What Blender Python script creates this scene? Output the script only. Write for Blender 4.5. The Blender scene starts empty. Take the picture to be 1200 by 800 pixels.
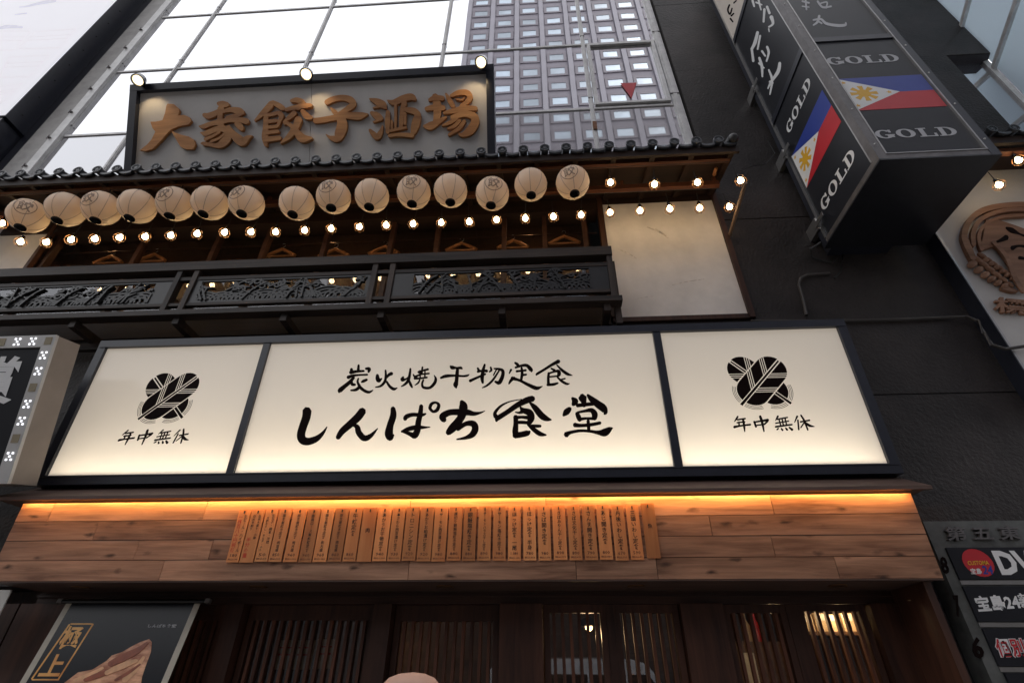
import bpy, bmesh, math, random
from mathutils import Vector, Matrix
from mathutils.geometry import tessellate_polygon
random.seed(7)
R = math.radians
scn = bpy.context.scene
COL = scn.collection
# ------------------------------------------------------------------ camera
F = 597.2                                   # focal length in pixels of the 1200 px wide photograph
PITCH, YAW, ROLL = R(34.04), R(-3.707), R(0.4695)
CAM = Vector((0, -4.3, 1.62))
fw = Vector((math.sin(YAW)*math.cos(PITCH), math.cos(YAW)*math.cos(PITCH), math.sin(PITCH)))
_r = Vector((math.cos(YAW), -math.sin(YAW), 0)); _u = _r.cross(fw)
rt = _r*math.cos(ROLL) + _u*math.sin(ROLL); up = -_r*math.sin(ROLL) + _u*math.cos(ROLL)
cd = bpy.data.cameras.new('camera'); cam = bpy.data.objects.new('camera', cd); COL.objects.link(cam)
cd.sensor_width = 36; cd.lens = F/1200*36; cd.clip_start = .05; cd.clip_end = 2000
cam.matrix_world = Matrix(((rt.x, up.x, -fw.x, CAM.x), (rt.y, up.y, -fw.y, CAM.y), (rt.z, up.z, -fw.z, CAM.z), (0, 0, 0, 1)))
scn.camera = cam
# ------------------------------------------------------------------ sky, sun, exposure
world = bpy.data.worlds.new('World'); scn.world = world; world.use_nodes = True
wn = world.node_tree; wn.nodes.clear()
sky = wn.nodes.new('ShaderNodeTexSky'); sky.sky_type = 'NISHITA'; sky.sun_disc = False
SUN_EL, SUN_AZ = R(60), R(45)
sky.sun_elevation = SUN_EL; sky.sun_rotation = SUN_AZ; sky.air_density = 1.0; sky.dust_density = 4.0; sky.ozone_density = 1.0
hs = wn.nodes.new('ShaderNodeHueSaturation'); hs.inputs['Saturation'].default_value = 0.22   # high white overcast
bg = wn.nodes.new('ShaderNodeBackground'); bg.inputs['Strength'].default_value = 0.15
wo = wn.nodes.new('ShaderNodeOutputWorld')
ov = wn.nodes.new('ShaderNodeMix'); ov.data_type = 'RGBA'; ov.inputs[0].default_value = .6; ov.inputs[7].default_value = (7.6, 7.6, 7.8, 1)   # even cloud cover
wn.links.new(sky.outputs[0], hs.inputs['Color']); wn.links.new(hs.outputs[0], ov.inputs[6]); wn.links.new(ov.outputs[2], bg.inputs['Color']); wn.links.new(bg.outputs[0], wo.inputs['Surface'])
sd = bpy.data.lights.new('sun', 'SUN'); sd.energy = 0.7; sd.angle = R(25); sd.color = (1, .96, .9)
sun = bpy.data.objects.new('sun', sd); COL.objects.link(sun)
sun.rotation_euler = Vector((-math.sin(SUN_AZ)*math.cos(SUN_EL), -math.cos(SUN_AZ)*math.cos(SUN_EL), -math.sin(SUN_EL))).to_track_quat('-Z', 'Y').to_euler()
vs = scn.view_settings; vs.view_transform = 'Standard'; vs.look = 'None'; vs.gamma = 1; vs.use_curve_mapping = False; vs.exposure = 0.72
scn.cycles.use_denoising = True; scn.cycles.sample_clamp_indirect = 4; scn.cycles.max_bounces = 8
scn.cycles.transparent_max_bounces = 12; scn.cycles.caustics_reflective = False; scn.cycles.caustics_refractive = False

# ------------------------------------------------------------------ planes and points
class Plane:
    """a vertical (or leaning) plane facing the street; u = x, v = up the plane, d = out towards the street"""
    def __init__(s, y0, z0=0, lean=0, o=None, U=None, V=None):
        if U is None:
            s.o = Vector((0, y0, z0)); s.U = Vector((1, 0, 0)); s.V = Vector((0, -math.sin(R(lean)), math.cos(R(lean))))
        else: s.o, s.U, s.V = Vector(o), Vector(U).normalized(), Vector(V).normalized()
        s.n = s.U.cross(s.V).normalized()
    def px(s, x, y):
        d = rt*((x-600)/F) - up*((y-400)/F) + fw
        t = (s.o-CAM).dot(s.n)/d.dot(s.n)
        return CAM + d*t
    def uv(s, x, y):
        q = s.px(x, y)-s.o
        return q.dot(s.U), q.dot(s.V)
    def p(s, u, v, d=0): return s.o + s.U*u + s.V*v + s.n*d
def at(x, y, Y): return Plane(Y).px(x, y)

# ------------------------------------------------------------------ mesh collector
class MB:
    def __init__(s): s.v = []; s.f = []
    def add(s, vs_, fs):
        b = len(s.v); s.v += [Vector(q) for q in vs_]; s.f += [tuple(i+b for i in q) for q in fs]; return s
    def box(s, x0, x1, y0, y1, z0, z1):
        return s.add([(x0,y0,z0),(x1,y0,z0),(x1,y1,z0),(x0,y1,z0),(x0,y0,z1),(x1,y0,z1),(x1,y1,z1),(x0,y1,z1)],
              [(0,3,2,1),(4,5,6,7),(0,1,5,4),(1,2,6,5),(2,3,7,6),(3,0,4,7)])
    def pbox(s, P, u0, u1, v0, v1, d0, d1):
        q = [P.p(u, v, d) for d in (d0, d1) for (u, v) in ((u0,v0),(u1,v0),(u1,v1),(u0,v1))]
        return s.add(q, [(0,3,2,1),(4,5,6,7),(0,1,5,4),(1,2,6,5),(2,3,7,6),(3,0,4,7)])
    def prism(s, pts, vec):
        """polygon of 3D points extruded by vec"""
        n = len(pts); vec = Vector(vec); a = [Vector(q) for q in pts]
        tri = tessellate_polygon([a]); m = sum(a, Vector())/n
        s.add(a+[q+vec for q in a], [tuple(t) for t in tri]+[tuple(i+n for i in t) for t in tri]+[(i,(i+1)%n,(i+1)%n+n,i+n) for i in range(n)])
        return s
    def poly(s, P, uvs, d0, d1): return s.prism([P.p(u, v, d0) for u, v in uvs], P.n*(d1-d0))
    def tube(s, pts, r, n=8, cap=True):
        pts = [Vector(q) for q in pts]; rs = r if isinstance(r, (list, tuple)) else [r]*len(pts); rings = []
        for i, q in enumerate(pts):
            t = (pts[min(i+1, len(pts)-1)]-pts[max(i-1, 0)]).normalized()
            a = t.cross(Vector((0,0,1)));
            if a.length < .05: a = t.cross(Vector((0,1,0)))
            a.normalize(); b = t.cross(a)
            rings.append([q+(a*math.cos(k*2*math.pi/n)+b*math.sin(k*2*math.pi/n))*rs[i] for k in range(n)])
        base = [v for g in rings for v in g]; fs = []
        for i in range(len(pts)-1):
            for k in range(n): fs.append((i*n+k, i*n+(k+1)%n, (i+1)*n+(k+1)%n, (i+1)*n+k))
        if cap: fs += [tuple(range(n))[::-1], tuple(range((len(pts)-1)*n, len(pts)*n))]
        return s.add(base, fs)
    def lathe(s, c, prof, n=20, axis='z'):
        """prof: list of (r, h)"""
        c = Vector(c); vsx = []; fs = []
        for r, h in prof:
            for k in range(n):
                a = k*2*math.pi/n; q = (r*math.cos(a), r*math.sin(a), h)
                if axis == 'y': q = (q[0], q[2], q[1])
                if axis == 'x': q = (q[2], q[0], q[1])
                vsx.append(c+Vector(q))
        for i in range(len(prof)-1):
            for k in range(n): fs.append((i*n+k, i*n+(k+1)%n, (i+1)*n+(k+1)%n, (i+1)*n+k))
        fs += [tuple(range(n))[::-1], tuple(range((len(prof)-1)*n, len(prof)*n))]
        return s.add(vsx, fs)
    def ball(s, c, r, n=12, m=8, sq=(1,1,1)):
        c = Vector(c); pr = [(math.sin(math.pi*i/m), -math.cos(math.pi*i/m)) for i in range(m+1)]
        return s.lathe((0,0,0), pr, n).xf_last((m+1)*n, Matrix.Translation(c) @ Matrix.Diagonal((r*sq[0], r*sq[1], r*sq[2], 1)))
    def xf_last(s, k, M):
        for i in range(len(s.v)-k, len(s.v)): s.v[i] = M @ s.v[i]
        return s
    def mesh(s, name, off=Vector(), smooth=False, weld=True):
        me = bpy.data.meshes.new(name); me.from_pydata([v-off for v in s.v], [], s.f)
        bm = bmesh.new(); bm.from_mesh(me)
        if weld: bmesh.ops.remove_doubles(bm, verts=bm.verts, dist=1e-6)
        bmesh.ops.recalc_face_normals(bm, faces=bm.faces)
        if smooth:
            for f in bm.faces: f.smooth = True
            for e in bm.edges:
                if len(e.link_faces) == 2 and e.calc_face_angle(0) > R(40): e.smooth = False
        bm.to_mesh(me); bm.free(); return me

def origin(o):
    q = Vector()
    while o is not None: q = q + o.location; o = o.parent
    return q
def tag(o, label=None, cat=None, group=None, kind=None):
    if label: o['label'] = label
    if cat: o['category'] = cat
    if group: o['group'] = group
    if kind: o['kind'] = kind
    return o
def thing(name, loc, label, cat, group=None):
    o = bpy.data.objects.new(name, None); COL.objects.link(o); o.location = loc; o.empty_display_size = .1
    return tag(o, label, cat, group)
def part(name, mb, mat, parent=None, smooth=False, kind=None, label=None, weld=True):
    me = mb.mesh(name, origin(parent), smooth, weld) if isinstance(mb, MB) else mb
    if isinstance(mb, MB) or not me.materials: me.materials.append(mat)
    o = bpy.data.objects.new(name, me); COL.objects.link(o); o.parent = parent
    return tag(o, label=label, kind=kind)
def inst(name, me, parent, loc=(0,0,0), rot=None):
    o = bpy.data.objects.new(name, me); COL.objects.link(o); o.parent = parent; o.location = loc
    if rot: o.rotation_euler = rot
    return o
def copy_tree(o, parent=None):
    c = o.copy(); COL.objects.link(c); c.parent = parent
    for ch in o.children: copy_tree(ch, c)
    return c

# ------------------------------------------------------------------ materials
def nodes(name):
    m = bpy.data.materials.new(name); m.use_nodes = True; nt = m.node_tree
    b = nt.nodes['Principled BSDF']; return m, nt, b
def N(nt, t, **kw):
    n = nt.nodes.new(t)
    for k, v in kw.items():
        if k in n.inputs: n.inputs[k].default_value = v
        else: setattr(n, k, v)
    return n
def c4(c): return (c[0], c[1], c[2], 1)
def mk(name, col, rough=.6, var=.15, scale=6, bump=0, bscale=60, metal=0, stretch=(1,1,1), rnd=0, col2=None, spec=.5, coat=0, dirt=0):
    m, nt, b = nodes(name); L = nt.links
    tc = N(nt, 'ShaderNodeTexCoord'); mp = N(nt, 'ShaderNodeMapping', Scale=stretch); L.new(tc.outputs['Object'], mp.inputs['Vector'])
    oi = N(nt, 'ShaderNodeObjectInfo')
    if rnd:
        ml = N(nt, 'ShaderNodeMath', operation='MULTIPLY'); ml.inputs[1].default_value = 31.7; L.new(oi.outputs['Random'], ml.inputs[0])
        L.new(ml.outputs[0], mp.inputs['Location'])
    nz = N(nt, 'ShaderNodeTexNoise', Scale=scale, Detail=6, Roughness=.6); L.new(mp.outputs[0], nz.inputs['Vector'])
    cr = N(nt, 'ShaderNodeValToRGB'); e = cr.color_ramp.elements
    a = col2 or tuple(x*(1-var) for x in col)
    e[0].position = .3; e[0].color = c4(a); e[1].position = .7; e[1].color = c4(tuple(min(1, x*(1+var)) for x in col))
    L.new(nz.outputs[0], cr.inputs[0]); out = cr.outputs[0]
    if rnd:
        mr = N(nt, 'ShaderNodeMapRange'); mr.inputs['To Min'].default_value = 1-rnd; mr.inputs['To Max'].default_value = 1+rnd
        L.new(oi.outputs['Random'], mr.inputs['Value'])
        mx = N(nt, 'ShaderNodeVectorMath', operation='SCALE'); L.new(out, mx.inputs[0]); L.new(mr.outputs[0], mx.inputs['Scale']); out = mx.outputs[0]
    if dirt:
        n2 = N(nt, 'ShaderNodeTexNoise', Scale=scale*.35, Detail=8, Roughness=.7); L.new(tc.outputs['Object'], n2.inputs['Vector'])
        r2 = N(nt, 'ShaderNodeValToRGB'); r2.color_ramp.elements[0].position = .45; r2.color_ramp.elements[1].position = .75
        r2.color_ramp.elements[0].color = (1,1,1,1); r2.color_ramp.elements[1].color = (1-dirt,)*3+(1,)
        L.new(n2.outputs[0], r2.inputs[0]); m2 = N(nt, 'ShaderNodeVectorMath', operation='MULTIPLY'); L.new(out, m2.inputs[0]); L.new(r2.outputs[0], m2.inputs[1]); out = m2.outputs[0]
    L.new(out, b.inputs['Base Color'])
    b.inputs['Roughness'].default_value = rough; b.inputs['Metallic'].default_value = metal
    b.inputs['Specular IOR Level'].default_value = spec; b.inputs['Coat Weight'].default_value = coat
    if bump:
        bn = N(nt, 'ShaderNodeTexNoise', Scale=bscale, Detail=5); L.new(mp.outputs[0], bn.inputs['Vector'])
        bp = N(nt, 'ShaderNodeBump', Strength=bump, Distance=.02); L.new(bn.outputs[0], bp.inputs['Height']); L.new(bp.outputs[0], b.inputs['Normal'])
    return m
def wood(name, dark, light, rough=.55, axis=0, knots=0, rnd=.15, grain=1.0, knotcol=(.05,.02,.01)):
    m, nt, b = nodes(name); L = nt.links
    tc = N(nt, 'ShaderNodeTexCoord'); oi = N(nt, 'ShaderNodeObjectInfo')
    ml = N(nt, 'ShaderNodeMath', operation='MULTIPLY'); ml.inputs[1].default_value = 57.3; L.new(oi.outputs['Random'], ml.inputs[0])
    sc = [26*grain]*3; sc[axis] = 1.6*grain
    mp = N(nt, 'ShaderNodeMapping', Scale=sc); L.new(tc.outputs['Object'], mp.inputs['Vector']); L.new(ml.outputs[0], mp.inputs['Location'])
    nz = N(nt, 'ShaderNodeTexNoise', Scale=1.0, Detail=7, Roughness=.65, Distortion=.6); L.new(mp.outputs[0], nz.inputs['Vector'])
    sc2 = [5.]*3; sc2[axis] = .9
    mp2 = N(nt, 'ShaderNodeMapping', Scale=sc2); L.new(tc.outputs['Object'], mp2.inputs['Vector']); L.new(ml.outputs[0], mp2.inputs['Location'])
    n2 = N(nt, 'ShaderNodeTexNoise', Scale=1.3, Detail=3); L.new(mp2.outputs[0], n2.inputs['Vector'])
    ad = N(nt, 'ShaderNodeMath', operation='ADD'); L.new(nz.outputs[0], ad.inputs[0]); L.new(n2.outputs[0], ad.inputs[1])
    cr = N(nt, 'ShaderNodeValToRGB'); e = cr.color_ramp.elements
    e[0].position = .72; e[0].color = c4(dark); e[1].position = 1.28; e[1].color = c4(light)
    hv = N(nt, 'ShaderNodeMath', operation='MULTIPLY'); hv.inputs[1].default_value = 1.0; L.new(ad.outputs[0], hv.inputs[0])
    mr0 = N(nt, 'ShaderNodeMapRange'); mr0.inputs['From Min'].default_value = .72; mr0.inputs['From Max'].default_value = 1.28; L.new(hv.outputs[0], mr0.inputs['Value'])
    e[0].position = 0; e[1].position = 1; L.new(mr0.outputs[0], cr.inputs[0]); out = cr.outputs[0]
    if knots:
        ks = [7.5]*3; ks[axis] = 3.0
        mp3 = N(nt, 'ShaderNodeMapping', Scale=ks); L.new(tc.outputs['Object'], mp3.inputs['Vector']); L.new(ml.outputs[0], mp3.inputs['Location'])
        n3 = N(nt, 'ShaderNodeTexNoise', Scale=3, Detail=4); L.new(mp3.outputs[0], n3.inputs['Vector'])
        mxv = N(nt, 'ShaderNodeVectorMath', operation='MULTIPLY_ADD'); mxv.inputs[1].default_value = (.35,.35,.35); L.new(n3.outputs['Color'], mxv.inputs[0]); L.new(mp3.outputs[0], mxv.inputs[2])
        vo = N(nt, 'ShaderNodeTexVoronoi', Scale=knots); L.new(mxv.outputs[0], vo.inputs['Vector'])
        kr = N(nt, 'ShaderNodeValToRGB'); kr.color_ramp.elements[0].position = .04; kr.color_ramp.elements[1].position = .24
        kr.color_ramp.elements[0].color = (.92,)*3+(1,); kr.color_ramp.elements[1].color = (0,0,0,1)
        L.new(vo.outputs['Distance'], kr.inputs[0])
        km = N(nt, 'ShaderNodeMix', data_type='RGBA'); km.inputs[7].default_value = c4(knotcol)
        L.new(kr.outputs[0], km.inputs[0]); L.new(out, km.inputs[6]); out = km.outputs[2]
    mr = N(nt, 'ShaderNodeMapRange'); mr.inputs['To Min'].default_value = 1-rnd; mr.inputs['To Max'].default_value = 1+rnd; L.new(oi.outputs['Random'], mr.inputs['Value'])
    mx = N(nt, 'ShaderNodeVectorMath', operation='SCALE'); L.new(out, mx.inputs[0]); L.new(mr.outputs[0], mx.inputs['Scale']); L.new(mx.outputs[0], b.inputs['Base Color'])
    b.inputs['Roughness'].default_value = rough; b.inputs['Specular IOR Level'].default_value = .35
    bp = N(nt, 'ShaderNodeBump', Strength=.35, Distance=.003); L.new(nz.outputs[0], bp.inputs['Height']); L.new(bp.outputs[0], b.inputs['Normal'])
    return m
def emit(name, col, s):
    m, nt, b = nodes(name); b.inputs['Base Color'].default_value = c4(col); b.inputs['Emission Color'].default_value = c4(col); b.inputs['Emission Strength'].default_value = s; return m
def glass(name, refl=.3, tint=(1,1,1), rough=.0, body=None, wav=0, frac=0):
    """pane: clear (or milky body) mixed with a mirror coat"""
    m, nt, b = nodes(name); L = nt.links; nt.nodes.remove(b); o = nt.nodes['Material Output']
    tr = N(nt, 'ShaderNodeBsdfTransparent'); tr.inputs[0].default_value = c4(tint)
    if body:
        tr2 = N(nt, 'ShaderNodeBsdfDiffuse'); tr2.inputs[0].default_value = c4(body)
        ms = N(nt, 'ShaderNodeMixShader'); ms.inputs[0].default_value = frac or 1; L.new(tr.outputs[0], ms.inputs[1]); L.new(tr2.outputs[0], ms.inputs[2]); tr = ms
    gl = N(nt, 'ShaderNodeBsdfGlossy'); gl.inputs['Roughness'].default_value = rough; gl.inputs['Color'].default_value = (.96,.97,1,1)
    fr = N(nt, 'ShaderNodeFresnel', IOR=1.5); ad = N(nt, 'ShaderNodeMath', operation='ADD', use_clamp=True); ad.inputs[1].default_value = refl; L.new(fr.outputs[0], ad.inputs[0])
    ge = N(nt, 'ShaderNodeNewGeometry'); sb_ = N(nt, 'ShaderNodeMath', operation='SUBTRACT', use_clamp=True); L.new(ad.outputs[0], sb_.inputs[0]); L.new(ge.outputs['Backfacing'], sb_.inputs[1])   # no mirror on the inner face of the pane
    mx = N(nt, 'ShaderNodeMixShader'); L.new(sb_.outputs[0], mx.inputs[0]); L.new(tr.outputs[0], mx.inputs[1]); L.new(gl.outputs[0], mx.inputs[2]); L.new(mx.outputs[0], o.inputs[0])
    if wav:
        tc = N(nt, 'ShaderNodeTexCoord'); nz = N(nt, 'ShaderNodeTexNoise', Scale=.7, Detail=1); L.new(tc.outputs['Object'], nz.inputs['Vector'])
        bp = N(nt, 'ShaderNodeBump', Strength=wav, Distance=.02); L.new(nz.outputs[0], bp.inputs['Height']); L.new(bp.outputs[0], gl.inputs['Normal'])
    return m
M = {}
M['stucco'] = mk('dark_stucco', (.030,.0245,.0235), .55, .4, 2.0, bump=.55, bscale=34, dirt=.55, spec=.34)
M['stucco_v'] = mk('violet_stucco', (.055,.046,.052), .6, .2, 3, bump=.5, bscale=38)
M['black'] = mk('black_paint', (.012,.013,.018), .35, .2, 12, bump=.03)
M['navy'] = mk('navy_black_metal', (.016,.018,.028), .32, .2, 9, bump=.02)
M['steel'] = mk('brushed_steel', (.42,.41,.40), .3, .12, 8, metal=.9)
M['alu'] = mk('pale_aluminium', (.70,.69,.68), .4, .12, 7, metal=.1, dirt=.25)
M['alu_mid'] = mk('weathered_grey_panel', (.36,.345,.33), .5, .15, 5, dirt=.35)
M['alu_dark'] = mk('grey_aluminium', (.16,.15,.15), .4, .2, 9, metal=.5, dirt=.3)
M['plank'] = wood('aged_plank', (.15,.068,.038), (.50,.27,.165), .6, 0, 1.3, .2, knotcol=(.035,.014,.008))
M['ledge'] = wood('ledge_wood', (.06,.035,.028), (.13,.08,.062), .6, 0, 0, .1)
M['dwood'] = wood('dark_wood', (.022,.009,.006), (.062,.026,.016), .5, 0, 0, .2)
M['dwoodz'] = wood('dark_wood_upright', (.028,.011,.007), (.085,.034,.020), .5, 2, 0, .2)
M['rail'] = wood('weathered_black_wood', (.009,.006,.005), (.058,.040,.032), .55, 0, 0, .2)
M['railz'] = wood('weathered_black_wood_upright', (.012,.008,.007), (.065,.046,.037), .55, 2, 0, .2)
M['slat'] = wood('slat_wood', (.06,.022,.012), (.17,.065,.036), .5, 2, 0, .25)
M['carve'] = mk('carved_black_wood', (.013,.012,.0125), .38, .3, 14)
M['purlin'] = wood('reddish_purlin', (.07,.022,.010), (.16,.055,.024), .55, 0, 0, .1)
M['eave'] = wood('eave_wood', (.012,.0055,.0036), (.032,.015,.009), .6, 0, 0, .1)
M['tile'] = mk('smoked_roof_tile', (.05,.053,.06), .33, .3, 10, bump=.1, bscale=80)
M['plaster'] = mk('stained_plaster', (.80,.74,.69), .8, .10, 1.6, bump=.12, bscale=10, dirt=.22)
M['scuff'] = mk('brown_scuff', (.68,.61,.55), .9, .3, 30)
M['signgrey'] = mk('grey_sign_sheet', (.52,.50,.48), .55, .06, 2, dirt=.12)
M['emblem'] = wood('brown_emblem_wood', (.16,.075,.04), (.34,.18,.11), .6, 0, 0, .1, .7)
M['letter'] = wood('carved_letter_wood', (.31,.125,.042), (.60,.285,.10), .55, 0, 0, .12, .7)
M['letter_side'] = M['letter']
M['ink'] = mk('ink_black', (.008,.0035,.003), .7, .1, 4, spec=.06)
M['tabletA'] = wood('menu_tablet_wood', (.50,.18,.062), (.68,.30,.115), .55, 2, 0, .34, .6)
M['tink'] = mk('tablet_ink', (.008,.005,.004), .6, .1)
M['tred'] = mk('tablet_red_ink', (.55,.05,.02), .6, .1)
M['tpriceink'] = mk('tablet_brown_ink', (.10,.035,.018), .6, .1)
M['white'] = mk('white_print', (.78,.78,.78), .45, .05)
M['silverprint'] = mk('silver_print', (.46,.46,.48), .4, .08)
M['red'] = mk('red_print', (.52,.02,.03), .4, .05)
M['blue'] = mk('blue_print', (.02,.045,.30), .4, .05)
M['yellow'] = mk('yellow_print', (.75,.42,.03), .4, .05)
M['signblack'] = mk('black_acrylic', (.018,.019,.024), .32, .1, 3, spec=.24)
M['cream'] = mk('cream_acrylic', (.74,.66,.58), .4, .04)
M['paper'] = None
M['gold'] = mk('gold_print', (.78,.42,.11), .35, .25, 5, col2=(.62,.22,.03))
M['castblack'] = mk('gloss_black_lacquer', (.006,.006,.007), .08, .1)
M['cable'] = mk('black_cable', (.012,.012,.012), .5, .1)
M['conduit'] = mk('painted_conduit', (.05,.044,.042), .45, .2)
M['bronze'] = mk('bronze_cage', (.22,.11,.05), .3, .2, metal=.8)
M['hanger'] = wood('hanger_wood', (.30,.12,.045), (.48,.21,.08), .5, 0, 0, .1)
M['bulb'] = emit('lit_bulb', (1, .70, .36), 13)
M['spot'] = emit('lit_spot_lens', (1, .80, .48), 1.6)
M['led'] = emit('amber_led_strip', (1, .49, .14), 50)
M['ledwhite'] = emit('white_led', (.92,.94,1), 1.0)
M['dead_led'] = mk('unlit_led', (.30,.25,.16), .5, .1)
M['panes'] = glass('mirror_window', .74, (.5,.55,.6), .012, (.12,.12,.14), .05)
M['pane_milky'] = glass('milky_mirror_window', .42, (.5,.55,.6), .02, (.25,.24,.25), .05)
M['shopglass'] = glass('shop_glass', .12, (.8,.8,.8))
M['upglass'] = glass('upper_glass', .07, (.95,.95,.95))
M['concrete'] = mk('street_concrete', (.22,.21,.2), .85, .15, 3, bump=.2)
M['asphalt'] = mk('asphalt', (.05,.05,.052), .9, .2, 8, bump=.3)
M['tower'] = mk('tower_cladding', (.165,.15,.18), .7, .12, .4)
M['towerpier'] = mk('tower_pier', (.24,.23,.265), .7, .08, .4)
M['towerframe'] = mk('tower_frame', (.115,.10,.125), .6, .1, .5)
M['towerpane'] = mk('tower_pane', (.32,.39,.46), .3, .25, .3, rnd=.35, metal=.2)  # sky reflection put into the base colour as pale blue
M['skin'] = mk('skin', (.52,.30,.22), .5, .08, 9)
M['shirt'] = mk('shirt', (.10,.11,.14), .8, .1, 20)
M['trouser'] = mk('trouser', (.03,.03,.04), .8, .1, 20)
M['fish'] = mk('grilled_fish_print', (.80,.42,.24), .25, .3, 7, col2=(.30,.065,.02), stretch=(1,1,2.4))
M['char'] = mk('charred_print', (.30,.07,.025), .3, .4, 14)
M['flesh'] = mk('pale_flesh_print', (.80,.43,.22), .3, .25, 12)
M['ledbox'] = mk('grey_sign_box', (.55,.54,.53), .4, .08, 4, metal=.2)
M['sidebox'] = mk('beige_sign_side', (.27,.225,.19), .55, .12, 3)
M['billboard'] = mk('white_banner_sheet', (.86,.85,.88), .6, .03, 1)
_b = M['billboard'].node_tree.nodes['Principled BSDF']; _b.inputs['Emission Color'].default_value = (.94,.93,1,1); _b.inputs['Emission Strength'].default_value = .22   # even glow added to brighten the sheet
M['faded'] = mk('faded_lavender_print', (.70,.69,.76), .6, .1)
M['fadedred'] = mk('faded_pink_print', (.82,.76,.79), .6, .05)
for _k, _c in (('faded', (.80,.80,.90,1)), ('fadedred', (.95,.88,.93,1))):
    _b = M[_k].node_tree.nodes['Principled BSDF']; _b.inputs['Emission Color'].default_value = _c; _b.inputs['Emission Strength'].default_value = .2  # prints get added emission too, to keep up with the sheet
M['stone'] = mk('polished_grey_stone', (.13,.135,.13), .22, .35, 5, bump=.03)
M['van'] = mk('white_van_paint', (.62,.64,.68), .25, .04, coat=.5)
M['vanglass'] = mk('van_glass', (.03,.035,.04), .08, .1)
M['rubber'] = mk('rubber', (.02,.02,.02), .8, .1)
M['interior'] = wood('interior_wood', (.05,.025,.014), (.12,.062,.034), .6, 0, 0, .1)
M['carton'] = mk('carton', (.55,.42,.27), .7, .12, 5, rnd=.2)
M['paperwhite'] = mk('white_paper', (.68,.67,.63), .7, .05, rnd=.1)
M['lampshade'] = emit('lit_shop_lamp', (1, .62, .28), 6)

# lantern paper: thin and translucent, with a ribbed surface
def lantern_paper():
    m, nt, b = nodes('lantern_paper'); L = nt.links; o = nt.nodes['Material Output']
    b.inputs['Roughness'].default_value = .55
    tc = N(nt, 'ShaderNodeTexCoord'); nz = N(nt, 'ShaderNodeTexNoise', Scale=9, Detail=4); L.new(tc.outputs['Object'], nz.inputs['Vector'])
    cr = N(nt, 'ShaderNodeValToRGB'); cr.color_ramp.elements[0].color = (.80,.72,.62,1); cr.color_ramp.elements[1].color = (.92,.86,.78,1)
    L.new(nz.outputs[0], cr.inputs[0]); L.new(cr.outputs[0], b.inputs['Base Color'])
    tl = N(nt, 'ShaderNodeBsdfTranslucent'); tl.inputs[0].default_value = (.95,.76,.54,1)
    mx = N(nt, 'ShaderNodeMixShader'); mx.inputs[0].default_value = .42
    L.new(b.outputs[0], mx.inputs[1]); L.new(tl.outputs[0], mx.inputs[2]); L.new(mx.outputs[0], o.inputs[0])
    return m
M['lantern'] = lantern_paper()
def acrylic():
    m, nt, b = nodes('lit_acrylic'); L = nt.links; o = nt.nodes['Material Output']
    b.inputs['Base Color'].default_value = (.54,.52,.50,1); b.inputs['Roughness'].default_value = .12; b.inputs['Specular IOR Level'].default_value = .5
    b.inputs['Emission Color'].default_value = (1,.88,.74,1); b.inputs['Emission Strength'].default_value = .20
    tl = N(nt, 'ShaderNodeBsdfTranslucent'); tl.inputs[0].default_value = (.9,.88,.84,1)
    mx = N(nt, 'ShaderNodeMixShader'); mx.inputs[0].default_value = .45
    L.new(b.outputs[0], mx.inputs[1]); L.new(tl.outputs[0], mx.inputs[2]); L.new(mx.outputs[0], o.inputs[0])
    return m
M['acrylic'] = acrylic()
def frosted():
    m, nt, b = nodes('frosted_bay_glass'); L = nt.links; o = nt.nodes['Material Output']
    b.inputs['Base Color'].default_value = (.62,.70,.76,1); b.inputs['Roughness'].default_value = .15
    tl = N(nt, 'ShaderNodeBsdfTranslucent'); tl.inputs[0].default_value = (.80,.88,.94,1)
    mx = N(nt, 'ShaderNodeMixShader'); mx.inputs[0].default_value = .6
    L.new(b.outputs[0], mx.inputs[1]); L.new(tl.outputs[0], mx.inputs[2]); L.new(mx.outputs[0], o.inputs[0])
    return m

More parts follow.
